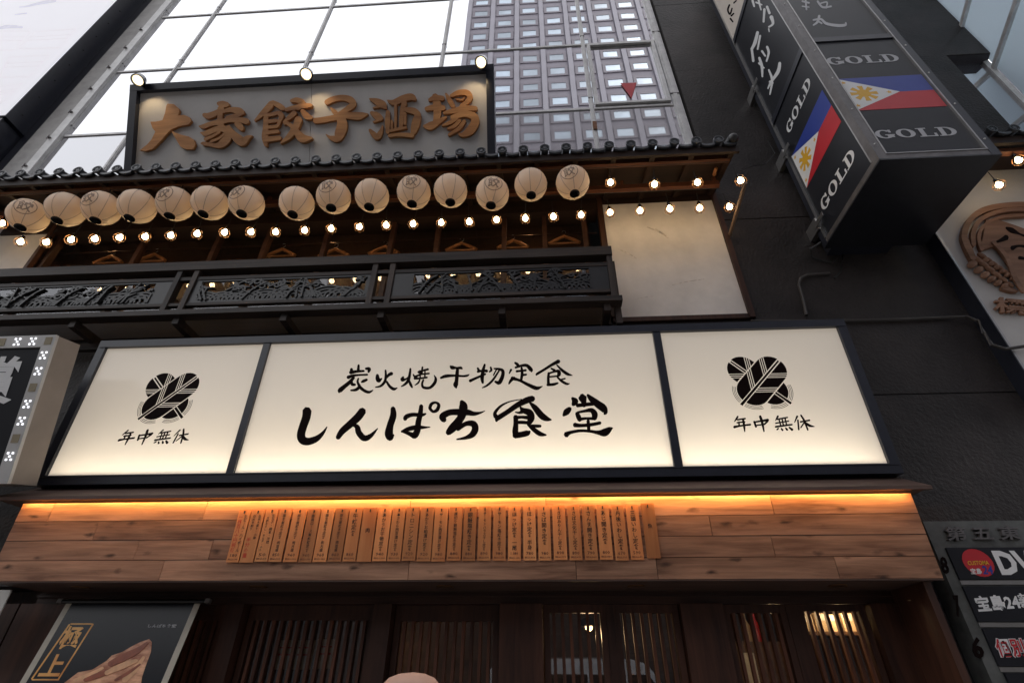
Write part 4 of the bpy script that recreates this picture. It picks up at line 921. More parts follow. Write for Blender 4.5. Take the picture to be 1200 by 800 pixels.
# ------------------------------------------------------------------ lanterns
LP = [(33,253),(77,245.5),(119,244),(161,242),(205,239),(246,238),(289,238),(348,238.5),(391,231),(436,229.5),(485,225.5),(528,223.5),(577,227),(622,216.5),(671,214)]
LR = []
for (x, y) in LP:
    p = at(x, y, PY1); LR.append(19.2*depth(p)/F)
lr = sum(LR)/len(LR)
def lantern_proto(marked):
    t = thing('paper_lantern', (0,0,0), 'x', 'lantern', 'round paper lanterns under the eaves')
    prof = []
    nR = 34
    for k in range(nR+1):
        a = -math.pi/2+math.pi*k/nR; r = lr*math.cos(a)*(1+(.018 if k % 2 else 0)); z = lr*1.03*math.sin(a)
        if r < lr*.235: continue
        prof.append((r, z))
    n = 36; mb = MB(); vsx = []; fs = []
    for r, z in prof:
        for k in range(n): vsx.append(Vector((r*math.cos(k*2*math.pi/n), r*math.sin(k*2*math.pi/n), z)))
    for i in range(len(prof)-1):
        for k in range(n): fs.append((i*n+k, i*n+(k+1)%n, (i+1)*n+(k+1)%n, (i+1)*n+k))
    mb.add(vsx, fs); part('paper_shade', mb, M['lantern'], t, True)
    zb_ = prof[0][1]; rb_ = prof[0][0]
    part('bottom_ring', MB().lathe((0,0,zb_-.012), [(rb_*.5,-.006),(rb_*.95,-.006),(rb_*1.1,.0),(rb_*1.08,.014),(rb_*.5,.014)], 20), M['castblack'], t, True)
    part('top_ring', MB().lathe((0,0,-zb_), [(rb_*.6,0),(rb_*1.08,0),(rb_*1.08,.02),(rb_*.6,.02)], 20), M['castblack'], t, True)
    part('added_glow_bulb', MB().ball((0,0,0), .03, 10, 6), M['added_glow'], t, True)  # bulb added inside so the paper glows a little
    part('hanging_cord', MB().tube([(0,0,-zb_+.02),(0,0,-zb_+.13)], .006, 6), M['cable'], t)
    for k in range(8):
        a = k*math.pi/4+.2
        part('meridian_seam', MB().tube([((lr+.004)*math.cos(b)*math.cos(a), (lr+.004)*math.cos(b)*math.sin(a), (lr*1.03+.003)*math.sin(b)) for b in [R(-70+14*q) for q in range(11)]], .0034, 4), mk('seam_thread', (.50,.43,.36), .8, .1) if 'seam' not in M else M['seam'], t)
        M['seam'] = bpy.data.materials['seam_thread']
    if marked:
        # a ring round one character, brushed on the paper of the street side
        def on(u, v, k=0):
            lo = -math.pi/2+u/lr; la = v/lr-.10
            return Vector((math.cos(lo)*math.cos(la), math.sin(lo)*math.cos(la), math.sin(la)*1.03))*(lr*1.013+.003+k)
        mb = MB(); rr = lr*.50
        for k in range(40):
            a, b = k*2*math.pi/40, (k+1)*2*math.pi/40
            mb.add([on(rr*math.cos(a), rr*math.sin(a)), on(rr*math.cos(b), rr*math.sin(b)), on((rr+.009)*math.cos(b), (rr+.009)*math.sin(b)), on((rr+.009)*math.cos(a), (rr+.009)*math.sin(a))], [(0,1,2,3)])
        g = glyphs('餃', .012, 1); x0, x1, y0, y1 = bounds(g); s_ = lr*.72
        mb.add([on((v.x-(x0+x1)/2)*s_, (v.y-(y0+y1)/2)*s_, .002) for v in g[0]], g[1])
        part('painted_mark', mb, M['lmark'], t, weld=False)
    return t
M['added_glow'] = emit('added_lantern_glow', (1,.66,.36), 3.0)
M['lmark'] = mk('washed_ink', (.36,.28,.22), .8, .3, 20)
pro = {}
for i, (x, y) in enumerate(LP):
    mk_ = i % 2 == 0
    if mk_ not in pro: o = pro[mk_] = lantern_proto(mk_)
    else: o = copy_tree(pro[mk_])
    p = at(x, y, PY1); o.location = p
    o.rotation_euler = (R(random.uniform(-4,4)), R(random.uniform(-4,4)), R(random.uniform(-18,18)) + (R(25) if i == 0 else 0)); s_ = LR[i]/lr; o.scale = (s_,)*3
    if i == 13: o.scale = (s_*.98,)*3
    o['label'] = 'round paper lantern '+('with a ringed ink character, ' if mk_ else 'with bare seams and no mark, ')+('leftmost of the row' if i == 0 else 'rightmost of the row' if i == 14 else 'middle of the row' if i == 7 else (ordn[i]+' from the left' if i < 8 else ordn[14-i]+' from the right'))

# ------------------------------------------------------------------ caged bulbs
def bulb_proto():
    t = thing('caged_bulb', (0,0,0), 'x', 'light bulb', 'caged bulbs strung under the eaves')
    part('bulb', MB().lathe((0,0,0), [(0.0,-.036),(.018,-.031),(.031,-.018),(.036,0),(.031,.018),(.020,.036),(.015,.05)], 12), M['bulb'], t, True)
    part('socket', MB().lathe((0,0,.05), [(.018,0),(.021,.005),(.021,.05),(.008,.06)], 10), M['castblack'], t, True)
    cg = MB()
    for k in range(6):
        a = k*math.pi/3; q = [(.021,.075),(.045,.05),(.062,.01),(.058,-.035),(.030,-.066),(.0,-.072)]
        cg.tube([(r*math.cos(a), r*math.sin(a), z) for r, z in q], .0026, 4)
    cg.tube([(.061*math.cos(k*math.pi/8), .061*math.sin(k*math.pi/8), -.012) for k in range(17)], .0026, 4)
    part('wire_cage', cg, M['bronze'], t)
    part('cord', MB().tube([(0,0,.11),(0,0,.26)], .005, 5), M['cable'], t)
    return t
BU = [(2,262),(24,283.5),(54,284),(83,281),(111,280),(140,278.5),(170,277.5),(200,276),(231,274),(263,272.5),(294,272),(323,272),(357,270),(388,268),(421,266),(452.5,264),(484,262.5),(517,261),(550,260),(582,257.5),(615.5,256),(648.5,254),(681,252),(715,249),(750,247),(785,245),(820,244),(855,242.5)]
BT = [(715.5,214),(767,216),(817.5,214),(868,211.7)]
bp = None
def bulb(p, lab):
    global bp
    if bp is None: bp = bulb_proto(); o = bp
    else: o = copy_tree(bp)
    o.location = p; o['label'] = lab; o.rotation_euler = (R(random.uniform(-6,6)), R(random.uniform(-6,6)), random.random()*6)
num = lambda k: ordn[k] if k < 15 else str(k+1)+'th'
for i, (x, y) in enumerate(BU):
    bulb(at(x, y, PY2), 'lit caged bulb in the lower string, '+('leftmost, beside the first lantern' if i == 0 else 'last at the right end by the strut' if i == 27 else (num(i)+' from the left' if i < 14 else num(27-i)+' from the right')))
for i, (x, y) in enumerate(BT):
    bulb(at(x, y, PY1), 'lit caged bulb in the upper row, '+['just right of the last lantern', 'second right of the lanterns', 'third right of the lanterns', 'at the tip of the strut'][i])
tag(part('bulb_wire', MB().tube([(xe0-1.2, PY2, zp2-.075), (xE-.05, PY2, zp2-.075)], .005, 5).tube([(xe0-1.2, PY1, zp1-.06), (xE, PY1, zp1-.06)], .005, 5), M['cable']), 'thin black wire the caged bulbs hang from under the eaves', 'wire')

# ================================================================== UPPER SIGN WITH CARVED LETTERS (leans out over the eaves)
UPS = Plane(.05, zpx(370, 180, .05), 27)
uq = lambda x, y: UPS.uv(x, y)
ua = (uq(157,103)[0]+uq(150,195)[0])/2; ub = (uq(579,80)[0]+uq(581,175)[0])/2; vtp = (uq(157,103)[1]+uq(579,79)[1])/2; vbt2 = uq(370,196)[1]
us = thing('carved_letter_sign', UPS.p(0, vbt2), 'black framed grey signboard with carved wooden characters above the eaves', 'sign')
FW = .11
for k, (a, b, c, d) in enumerate(((ua, ub, vtp-.10, vtp), (ua, ub, vbt2-.1, vbt2), (ua, ua+FW, vbt2, vtp-.10), (ub-FW, ub, vbt2, vtp-.10))):
    part('frame_bar', MB().pbox(UPS, a, b, c, d, -.14, .075 if k < 2 else .073), M['navy'], us)
um = uq(364, 140)[0]
part('sheet', MB().pbox(UPS, ua+FW, um-.003, vbt2, vtp-.10, -.02, 0), M['signgrey'], us)
part('sheet', MB().pbox(UPS, um+.003, ub-FW, vbt2, vtp-.10, -.02, 0), M['signgrey'], us)
part('sheet_backing', MB().pbox(UPS, ua+.02, ub-.02, vbt2, vtp-.02, -.06, -.03), M['black'], us)
for u_ in (ua+.4, (ua+ub)/2, ub-.4): part('stay', MB().tube([UPS.p(u_, vtp-.3, -.1), (u_, CW-.12, UPS.p(u_, vtp-.3).z+.05)], .02, 8), M['navy'], us)
G1, G2, G3 = (160,110,8.5714), (295,105,8.5714), (430,95,8.5714)
def gpoly(mb, pts, G, d0, d1):
    uv = [UPS.uv(G[0]+x/G[2], G[1]+y/G[2]) for x, y in pts]; mb.poly(UPS, uv, d0, d1); return mb
LET = []
mb = MB(); gpoly(mb, [(335,120),(400,125),(445,165),(455,190),(440,240),(500,232),(555,255),(575,295),(545,330),(450,345),(370,380),(330,420),(270,490),(190,570),(120,592),(60,585),(130,530),(175,480),(215,400),(185,360),(165,300),(220,300),(285,285),(310,220),(325,140)], G1, .012, .052)
gpoly(mb, [(372,388),(420,412),(480,432),(550,448),(600,480),(614,530),(590,575),(520,575),(465,550),(430,490),(395,430)], G1, .012, .052); LET.append(mb)
def gl(G, st, fat=1.0): LET.append(brush(MB(), UPS, st, *G, .012, .038, .0012, 5, fat))
gl(G1, [[(842,118,40),(885,125,68),(935,128,46)], [(870,165,70),(860,215,56),(860,270,50)], [(700,232,42),(740,242,58),(800,222,56),(840,195,40)], [(890,200,30),(970,180,48),(1050,195,70),(1085,212,50)], [(1060,225,44),(1000,245,40),(930,262,36)], [(655,348,16),(700,348,46),(770,322,44),(850,305,56),(950,285,44),(1060,285,56),(1130,298,60)], [(860,270,54),(870,340,64)],
  [(670,412,14),(720,420,50),(800,385,52),(880,370,62),(935,400,84),(930,470,84),(880,522,74),(830,540,46),(760,528,36),(700,520,38),(672,518,10)], [(715,478,34),(800,440,26),(860,405,22)], [(770,500,22),(850,470,24),(900,430,22)], [(945,350,34),(990,420,66),(1050,480,94),(1090,500,84),(1140,462,44),(1185,442,6)], [(1020,325,34),(1062,352,64),(1080,375,44)]])
gl(G2, [[(48,332,14),(110,275,46),(190,195,66),(215,155,52)], [(225,148,40),(290,182,54),(330,210,50)], [(162,262,44),(158,400,54),(152,500,66),(160,582,30)], [(150,282,34),(230,268,36),(285,252,36)], [(165,345,36),(270,332,34)], [(165,402,32),(275,390,32)], [(160,455,36),(285,440,34)], [(150,525,52),(300,505,44)], [(300,262,56),(318,290,46),(295,350,34),(285,385,28)],
  [(415,138,30),(470,130,50),(528,152,52),(500,190,52),(480,215,44)], [(362,228,34),(440,208,44),(540,190,46),(605,184,38),(625,180,14)], [(450,258,52),(400,302,44),(338,350,12)], [(528,240,44),(570,290,64),(620,308,34)], [(490,320,72),(462,400,64),(400,490,54),(312,562,12)], [(348,366,24),(380,362,34),(420,392,44),(470,450,64),(530,512,84),(620,510,24)]])
gl(G2, [[(765,150,54),(830,118,56),(920,102,56),(1000,122,66),(1028,165,64),(980,212,56),(925,245,44),(885,268,36)], [(805,205,16),(840,240,44),(870,272,44)], [(648,332,52),(720,326,56),(850,302,56),(960,282,64),(1080,286,76),(1130,276,54),(1180,266,8)], [(900,285,80),(922,370,104),(902,450,104),(868,510,74),(800,500,34),(762,470,8)]])
gl(G3, [[(38,200,14),(110,226,62),(170,258,72),(196,288,34)], [(75,292,16),(130,275,26),(165,270,22)], [(55,338,32),(110,370,72),(150,398,56)], [(75,432,14),(120,415,26),(150,405,22)], [(42,512,30),(70,545,50),(115,580,60),(150,530,42),(168,470,14)], [(218,218,14),(280,238,54),(370,200,66),(450,182,66),(488,200,44)], [(298,250,30),(298,400,26),(296,500,22)], [(388,240,54),(362,330,42),(352,480,40)],
  [(222,330,38),(218,430,50),(220,540,36)], [(400,312,48),(480,325,62),(528,362,54)], [(525,360,60),(500,450,84),(475,540,54)], [(248,522,28),(330,505,26),(405,490,24)], [(235,575,30),(330,562,34),(465,568,46)], [(262,425,22),(262,500,22)], [(395,350,30),(392,460,26)]])
gl(G3, [[(690,172,66),(712,260,80),(712,360,72),(700,430,60)], [(602,300,40),(680,285,54),(775,290,52)], [(580,470,22),(640,472,78),(720,432,52),(800,382,22)], [(632,212,26),(690,190,50),(770,195,46)], [(800,150,20),(830,205,44),(872,275,44)], [(850,172,30),(930,140,52),(1010,142,56),(1040,190,56),(1000,240,44),(950,272,36)], [(905,205,20),(960,212,22),(985,192,18)], [(780,342,24),(880,322,50),(990,295,52),(1100,300,44)],
  [(860,390,44),(990,352,62),(1080,380,74),(1090,440,84),(1040,520,84),(970,562,44),(930,552,20)], [(910,400,34),(840,440,36),(762,470,12)], [(940,420,34),(880,480,36),(815,500,14)], [(985,425,34),(930,500,38),(830,562,26)]])
for mb in LET: part('carved_character', mb, M['letter'], us, weld=False)
part('small_plaque', MB().pbox(UPS, uq(380,180)[0], uq(395,180)[0], uq(385,183)[1], uq(385,181)[1], 0, .05), M['cable'], us) if False else None
for (x, y, dx, lab) in ((162, 94, 6, 'left'), (359, 87, 5, 'middle'), (564, 73, -7, 'right')):
    P0 = at(x, y, UPS.p(0, vtp).y-.16)
    st = thing('sign_spotlight', P0, 'small black round spotlight on top of the carved letter sign, '+lab+' one of three', 'spotlight', 'spotlights on the carved letter sign')
    ax = Vector((dx*.03, -.35, -1)).normalized(); q = ax.to_track_quat('Z', 'Y').to_matrix().to_4x4()
    def turned(prof):
        m_ = MB().lathe((0,0,0), prof, 18); m_.v = [P0+(q @ v) for v in m_.v]; return m_
    part('housing', turned([(.03,-.12),(.075,-.09),(.088,-.02),(.088,.03),(.075,.03),(.070,.0)]), M['castblack'], st, True)
    part('lens', turned([(.0,.006),(.068,.006),(.068,.012),(.0,.012)]), M['spot'], st)
    part('arm', MB().tube([P0-ax*.1, P0+Vector((0,.10,.0)), UPS.p(P0.x, vtp+.0, -.03)], .012, 6), M['castblack'], st)
    sl_ = bpy.data.lights.new('spot_light', 'SPOT'); sl_.energy = 6; sl_.color = (1,.74,.42); sl_.spot_size = R(80); sl_.spot_blend = .6; sl_.shadow_soft_size = .06
    so = bpy.data.objects.new('spot_light', sl_); COL.objects.link(so); so.location = P0+ax*.03
    tgt = UPS.p(P0.x+dx*.02, vtp-.45); so.rotation_euler = (tgt-so.location).to_track_quat('-Z', 'Y').to_euler()

# ================================================================== GOLD PROJECTING SIGN
bk = at(966, 291, .30); GZ = bk.z; gx0 = bk.x
ray = (Plane(0, GZ, o=(0,0,GZ), U=(1,0,0), V=(0,1,0)))          # the horizontal plane of its underside
fl = ray.px(1032, 186.5); fr_ = ray.px(1174, 182)
gyF = (fl.y+fr_.y)/2; gx1 = fr_.x; gx0 = (gx0+fl.x)/2; GT = 13.2
gs = thing('projecting_sign', ((gx0+gx1)/2, .30, GZ), 'tall black projecting sign box with flag panels reading GOLD', 'sign')
part('box', MB().box(gx0+.03, gx1-.03, gyF+.03, .30, GZ+.02, GT), M['black'], gs)
part('underside', MB().box(gx0, gx1, gyF, .30, GZ, GZ+.019), M['black'], gs)
GF = Plane(gyF+.02); GL = Plane(0, o=(gx0+.02, 0, 0), U=(0,-1,0), V=(0,0,1)); GL.n = Vector((-1,0,0))
zd = GF.px(995, 46).z; zd2 = GL.px(866, 30).z
# frame members
for (x, y) in ((gx0, gyF), (gx1-.09, gyF)):
    part('corner_post', MB().box(x, x+.09, y, y+.09, GZ+.02, GT), M['alu_dark' if x == gx0 else 'navy'], gs)
    for k_ in range(9): part('screw', MB().ball((x+.045, y-.001, GZ+.25+k_*.62), .011, 6, 4), M['steel'], gs)
part('corner_post', MB().box(gx0, gx0+.09, .22, .30, GZ+.02, GT), M['navy'], gs)
GT_ = {'sill': 'alu_dark', 'cross_bar': 'navy'}
for nm, z in (('sill', GZ+.02), ('cross_bar', zd-.05), ('cross_bar', zd2-.05)):
    h = .07 if nm == 'sill' else .10
    part(nm, MB().box(gx0+.091, gx1-.091, gyF+.004, gyF+.06, z, z+h), M[GT_[nm]], gs)
    part(nm, MB().box(gx0+.004, gx0+.06, gyF+.091, .219, z, z+h), M[GT_[nm]], gs)
for (x0, x1, y0, y1) in ((gx0+.09, gx0+.104, gyF-.004, gyF+.03), (gx1-.104, gx1-.09, gyF-.004, gyF+.03)):
    part('bright_trim', MB().box(x0, x1, y0, y1, GZ+.09, GT), M['steel'], gs)
for y0 in (gyF+.09, .206): part('bright_trim', MB().box(gx0-.004, gx0+.03, y0, y0+.014, GZ+.09, GT), M['steel'], gs)
part('bright_trim', MB().box(gx0+.105, gx1-.105, gyF-.003, gyF+.03, GZ+.0905, GZ+.102), M['steel'], gs)
for a, b in ((GZ+.103, zd-.051), (zd+.051, GT)):
    part('front_panel', MB().box(gx0+.105, gx1-.105, gyF+.02, gyF+.029, a, b), M['signblack'], gs)
for a, b, mt in ((GZ+.091, zd-.051, 'signblack'), (zd+.051, zd2-.051, 'signblack'), (zd2+.051, GT, 'cream')):
    part('side_panel', MB().box(gx0+.02, gx0+.029, gyF+.105, .205, a, b), M[mt], gs)
def flag(P, tl, tr, bl, br, nm):
    """horizontal flag: blue over red with a white hoist triangle and golden sun"""
    c = [P.uv(*q) for q in (tl, tr, bl, br)]
    u0, u1 = sorted(((c[0][0]+c[2][0])/2, (c[1][0]+c[3][0])/2)); v1 = (c[0][1]+c[1][1])/2; v0 = (c[2][1]+c[3][1])/2; vm = (v0+v1)/2
    e = .0025; W = u1-u0; H = v1-v0
    part('flag_blue', MB().poly(P, [(u0,vm),(u1,vm),(u1,v1),(u0,v1)], .001, e), M['blue'], gs)
    part('flag_red', MB().poly(P, [(u0,v0),(u1,v0),(u1,vm),(u0,vm)], .001, e), M['red'], gs)
    part('flag_white', MB().poly(P, [(u0,v0),(u0+H*.92,vm),(u0,v1)], .001, e+.0012), M['white'], gs)
    sc, r = (u0+H*.31, vm), H*.115; sun_ = MB(); sun_.poly(P, [(sc[0]+r*math.cos(k*math.pi/8), sc[1]+r*math.sin(k*math.pi/8)) for k in range(16)], .001, e+.002)
    for k in range(8):
        a = k*math.pi/4; n_ = (math.cos(a), math.sin(a)); t_ = (-n_[1], n_[0])
        sun_.poly(P, [(sc[0]+n_[0]*r*.6-t_[0]*r*.22, sc[1]+n_[1]*r*.6-t_[1]*r*.22), (sc[0]+n_[0]*r*2.0-t_[0]*r*.42, sc[1]+n_[1]*r*2.0-t_[1]*r*.42), (sc[0]+n_[0]*r*2.0+t_[0]*r*.42, sc[1]+n_[1]*r*2.0+t_[1]*r*.42), (sc[0]+n_[0]*r*.6+t_[0]*r*.22, sc[1]+n_[1]*r*.6+t_[1]*r*.22)], .001, e+.0022+k*.0001)
    part('flag_sun', sun_, M['yellow'], gs, weld=False)
    for (x, y) in ((u0+H*.08, vm+H*.36), (u0+H*.08, vm-H*.36), (u0+H*.74, vm)):
        star = MB(); star.poly(P, [(x+H*(.05 if k % 2 == 0 else .022)*math.cos(k*math.pi/5+1.57), y+H*(.05 if k % 2 == 0 else .022)*math.sin(k*math.pi/5+1.57)) for k in range(10)], .001, e+.002); part('flag_star', star, M['yellow'], gs)
flag(GF, (980,94), (1077,87), (1004,130.5), (1111,124), 'front')
flag(GL, (928,184), (963,106), (946,221), (986,141), 'side')
def goldword(P, bl, br, tl, mat):
    a, b, c = P.uv(*bl), P.uv(*br), P.uv(*tl); u0, u1 = a[0], b[0]; v0 = (a[1]+b[1])/2; v1 = c[1]
    part('GOLD_lettering'.lower(), layered(GOLD, MB(), P.p(u0, v0, .001), P.U*(u1-u0), P.V*(v1-v0), P.n, .002), M[mat], gs, weld=False)
goldword(GF, (972.5,78), (1055,71), (970,68), 'silverprint'); goldword(GF, (1030,165), (1123,157), (1028,153), 'silverprint')
def gw_side(z_c, hgt, u0, u1):
    part('gold_lettering', layered(GOLD, MB(), GL.p(u0, z_c-hgt/2, .001), GL.U*(u1-u0), GL.V*hgt, GL.n, .002), M['white'], gs, weld=False)
a, b = GL.uv(925,150), GL.uv(947,96); hh = abs(GL.uv(962,240)[1]-GL.uv(955,228)[1])
gw_side((a[1]+b[1])/2, .17, GL.uv(922,152)[0], GL.uv(950,95)[0]); a, b = GL.uv(966,240), GL.uv(998,180)
gw_side((a[1]+b[1])/2, .17, GL.uv(963,243)[0], GL.uv(1000,177)[0])
Z1 = (820, 0, 5.0)
def ink(P, st, mat, th=.0015): part('brush_lettering', brush(MB(), P, st, *Z1, .001, th, .0002), M[mat], gs, weld=False)
ink(GL, [[(470,370,16),(460,420,20),(420,480,14),(400,520,8)], [(405,410,10),(425,470,14),(412,555,8)], [(412,480,16),(430,488,10)]], 'white'); ink(GL, [[(395,275,14),(405,310,14),(392,360,10)], [(365,300,12),(385,330,10)], [(350,340,14),(365,390,16),(368,450,10)], [(345,370,10),(378,400,8)]], 'white')
ink(GL, [[(340,190,16),(325,250,20),(305,290,14)], [(355,210,12),(340,290,10)], [(305,285,14),(315,360,14)]], 'white'); ink(GL, [[(380,55,14),(375,130,12)], [(395,40,14),(410,80,14)], [(420,100,22),(430,140,14),(405,160,10)], [(405,170,8),(408,188,5)]], 'white')
ink(GL, [[(310,5,14),(320,40,10)], [(345,0,12),(360,60,8)], [(330,15,10),(365,30,8)]], 'white')
ink(GF, [[(700,95,14),(690,130,14),(665,150,8)], [(665,120,10),(710,115,12),(740,140,16),(800,152,18),(850,150,16),(855,135,8)], [(690,125,10),(715,140,10)]], 'silverprint'); ink(GF, [[(690,10,12),(720,45,12),(770,40,10)], [(700,25,8),(745,15,8),(740,50,10)]], 'silverprint'); ink(GF, [[(600,10,10),(640,20,10)], [(620,0,10),(625,60,10)], [(600,40,8),(640,45,8)]], 'silverprint')
ink(GL, [[(175,30,10),(165,60,10),(178,85,10),(190,50,8)], [(200,20,8),(215,5,8)], [(185,95,10),(200,80,8)], [(180,110,10),(195,130,8)]], 'ink')
for z in (GZ+.25, GZ+1.6, GZ+3.2): part('wall_bracket', MB().box(gx0-.02, gx0+.04, .22, WALL-.001, z, z+.18).box(gx0-.03, gx0-.021, .05, .26, z+.04, z+.10), M['steel'], gs)
part('stub', MB().box(gx0+.10, gx0+.8, .301, WALL-.001, GZ+.02, GZ+.4), M['navy'], gs)

# ================================================================== RIGHT NEIGHBOUR: emblem board, tile roof, glass bay
EB = Plane(.28)
ex0 = (EB.px(1099.5,280.5).x+EB.px(1179,402).x)/2; ez0 = EB.px(1200, 470).z; ez1 = EB.px(1180, 163).z
eb = thing('emblem_board', (ex0+1, .28, ez0), 'pale board with carved wooden rice-ear emblem at the right edge', 'sign')
part('sheet', MB().box(ex0, ex0+2.6, .28, .31, ez0, ez1), M['signgrey'], eb)
part('side_case', MB().box(ex0-.012, ex0, .265, WALL-.002, ez0-.02, ez1), M['navy'], eb); part('edge_trim', MB().box(ex0, ex0+.03, .272, .279, ez0, ez1), M['steel'], eb)
Hq = (1080, 220, 4.0)
def ecarve(nm, st, d0, th, fat=1.0): part(nm, brush(MB(), EB, st, *Hq, d0, th, .001, 6, fat), M['emblem'], eb, weld=False)
ecarve('ring_arc', [[(230,345,26),(200,280,30),(188,230,28),(215,165,26),(275,120,26),(370,98,24),(480,94,24),(600,110,24)]], .002, .05)
ecarve('ring_arc', [[(232,280,20),(232,220,22),(262,165,20),(330,130,18),(420,114,18),(520,118,18)]], .002, .045)
ecarve('ring_arc', [[(272,300,18),(258,250,18),(270,205,16),(310,168,14),(380,145,14),(480,140,14)]], .002, .04)
part('carved_roof_shape', MB().poly(EB, [EB.uv(1080+x/4, 220+y/4) for x, y in ((292,160),(350,162),(420,185),(500,215),(560,230),(560,480),(470,490),(440,450),(400,370),(350,300),(330,285),(265,305))], .002, .04), M['emblem'], eb)
for st in ([(385,200,10),(410,212,24),(445,228,8),(470,238,10)], [(330,270,8),(360,258,16),(385,245,26)], [(412,295,22),(440,285,10),(480,288,14)], [(445,340,16),(480,345,10)]):
    part('cut_groove', brush(MB(), EB, [st], *Hq, .0405, .003, .0003), M['ink'], eb, weld=False)
ecarve('vein', [[(320,270,16),(380,340,18),(420,440,20),(460,500,20)]], .041, .02)
def grain(x, y, ang, s):
    u, v = EB.uv(1080+x/4, 220+y/4); L = s; mb = MB(); mb.ball((0,0,0), 1, 10, 6)
    ca, sa = math.cos(ang), math.sin(ang)
    mb.v = [EB.p(u+(q.x*L*ca-q.z*L*.55*sa), v+(q.x*L*sa+q.z*L*.55*ca), .03+q.y*.028) for q in mb.v]
    part('rice_grain', mb, M['emblem'], eb, True)
for k in range(6):
    t = k/5; grain(228+150*t, 368+100*t+10*math.sin(t*3), R(35), .075-.02*t); grain(250+150*t, 345+118*t, R(-60), .07-.02*t)
    grain(275+130*t, 330+90*t, R(-60), .06-.018*t); grain(290+125*t, 350+85*t, R(30), .055-.018*t)
ecarve('ear_tip', [[(370,475,24),(410,490,16),(440,495,4)]], .002, .04)
g = glyphs('標', .02); mb = MB(); type_px(mb, g, EB, (1163,368), (1203,372), (1162,350), .012, .03); part('carved_character', mb, M['emblem'], eb, weld=False)
for (x, y, lab) in ((1171, 217, 'lit bare bulb hanging over the carved rice-ear emblem'), (1194, 188, 'lit bare bulb at the edge of the right tiled roof')):
    bulb(at(x, y, -.08), lab)
    bpy.context.view_layer.update()
tr_ = thing('small_tiled_roof', at(1180, 156, -.25), 'short tiled roof edge above the emblem board at the right', 'roof')
p = at(1162, 152, -.25)
for k in range(10): inst('roof_tile', tm, tr_, Vector((p.x+k*pitch_t, -.25, p.z))-origin(tr_))
part('fascia_board', MB().box(p.x-.1, p.x+2.4, -.20, -.16, p.z-.20, p.z-.07), M['eave'], tr_); part('soffit_board', MB().box(p.x-.1, p.x+2.4, -.159, WALL, p.z-.11, p.z-.09), M['eave'], tr_)
part('purlin', MB().box(p.x-.05, p.x+2.4, -.12, -.05, p.z-.26, p.z-.20), M['purlin'], tr_)
# the canted glass bay, top right
e0 = Plane(.60).px(1172, 88)
gb = thing('glass_bay', (e0.x, e0.y, 6.5), 'pale glazed bay with aluminium bars at the upper right corner', 'glazing')
bd = Vector((-math.sin(R(20)), -math.cos(R(20)), 0)); nb_ = Vector((-bd.y, bd.x, 0)); zlow, zhi = 6.6, 16.0; Lb = 2.6
def bayq(s0, s1, z0, z1, th):
    a = Vector((e0.x, e0.y, 0)); return MB().prism([a+bd*s0+Vector((0,0,z0)), a+bd*s1+Vector((0,0,z0)), a+bd*s1+Vector((0,0,z1)), a+bd*s0+Vector((0,0,z1))], nb_*th)
zs_ = [zlow+k*1.15 for k in range(9)]
for k in range(8): part('pane', bayq(.05, Lb, zs_[k]+.04, zs_[k+1]-.04, .02), M['bayglass'] if 'bayglass' in M else M.setdefault('bayglass', frosted()), gb)
for k in range(9): part('bar', bayq(0, Lb, zs_[k]-.04, zs_[k]+.04, -.05), M['alu'], gb)
part('post', bayq(-.06, .04, zlow, zhi, -.07), M['alu'], gb)

# conduits on the stucco
CY = WALL-.03
def cond(pts, r, lab, mat='conduit', cat='conduit'): tag(part('conduit_pipe', MB().tube([at(x, y, Y) for x, y, Y in pts], r, 8), M[mat], None, True), lab, cat)
cond([(945,369,CY),(941,350,CY),(936,333,CY),(938,326,CY),(946,322,CY),(972,320,CY)], .017, 'dark conduit bending up to the projecting sign')
cond([(880,376,CY),(940,376,CY),(1000,375.5,CY),(1060,374,CY),(1110,372,CY),(1133,371,CY-.06),(1146,376,.23),(1153,390,.23),(1162,404,.23),(1178,409,.23),(1205,405,.23)], .017, 'long dark conduit running right along the stucco above the lightbox')
cond([(962,284,.28),(950,292,.34),(952,302,CY),(975,308,CY),(988,298,CY),(985,318,CY),(978,326,CY)], .012, 'thin looped cable under the projecting sign', 'cable', 'cable')
cond([(900,165,.3),(908,180,.3),(898,192,.2),(880,195,.0),(868,200,-.25)], .006, 'thin cable from the eaves end to the projecting sign', 'cable', 'cable')

# ================================================================== LEFT: big banner billboard and dark box
BB = Plane(.15)
bx1 = (BB.px(137,0).x+BB.px(10.5,135).x)/2; bz0 = BB.px(5, 135.5).z
bbd = thing('billboard', (bx1-2, .15, bz0), 'large white billboard with faded print at the upper left corner', 'billboard')
part('sheet', MB().box(bx1-4, bx1-.012, .15, .17, bz0, 17), M['billboard'], bbd)
part('side_case', MB().box(bx1-.01, bx1, .14, WALL+.1, bz0-.03, 17), M['navy'], bbd); part('return_panel', MB().box(bx1+.001, xpx(101, 88, WALL+.02)-.001, WALL+.06, WALL+.1, 6, 17), M['navy'], bbd); part('bottom_case', MB().box(bx1-4, bx1-.011, .141, WALL+.1, bz0-.03, bz0-.001), M['navy'], bbd)
for k in range(9): part('bolt', MB().ball((bx1+.004, .30, bz0+.25+k*.55), .014, 8, 5), M['castblack'], bbd)
def bq(pts, mat, w=1.2, nm='faded_print'): part(nm, brush(MB(), BB, pts, 0, 0, 3.81 if False else 5.7143, .001, .001, .0001), M[mat], bbd, weld=False)
for q_ in ([(130,50,10),(180,45,14),(240,30,20),(370,5,26)], [(0,190,20),(60,180,26),(150,185,16)], [(100,100,10),(180,90,10)]): bq([q_], 'faded')
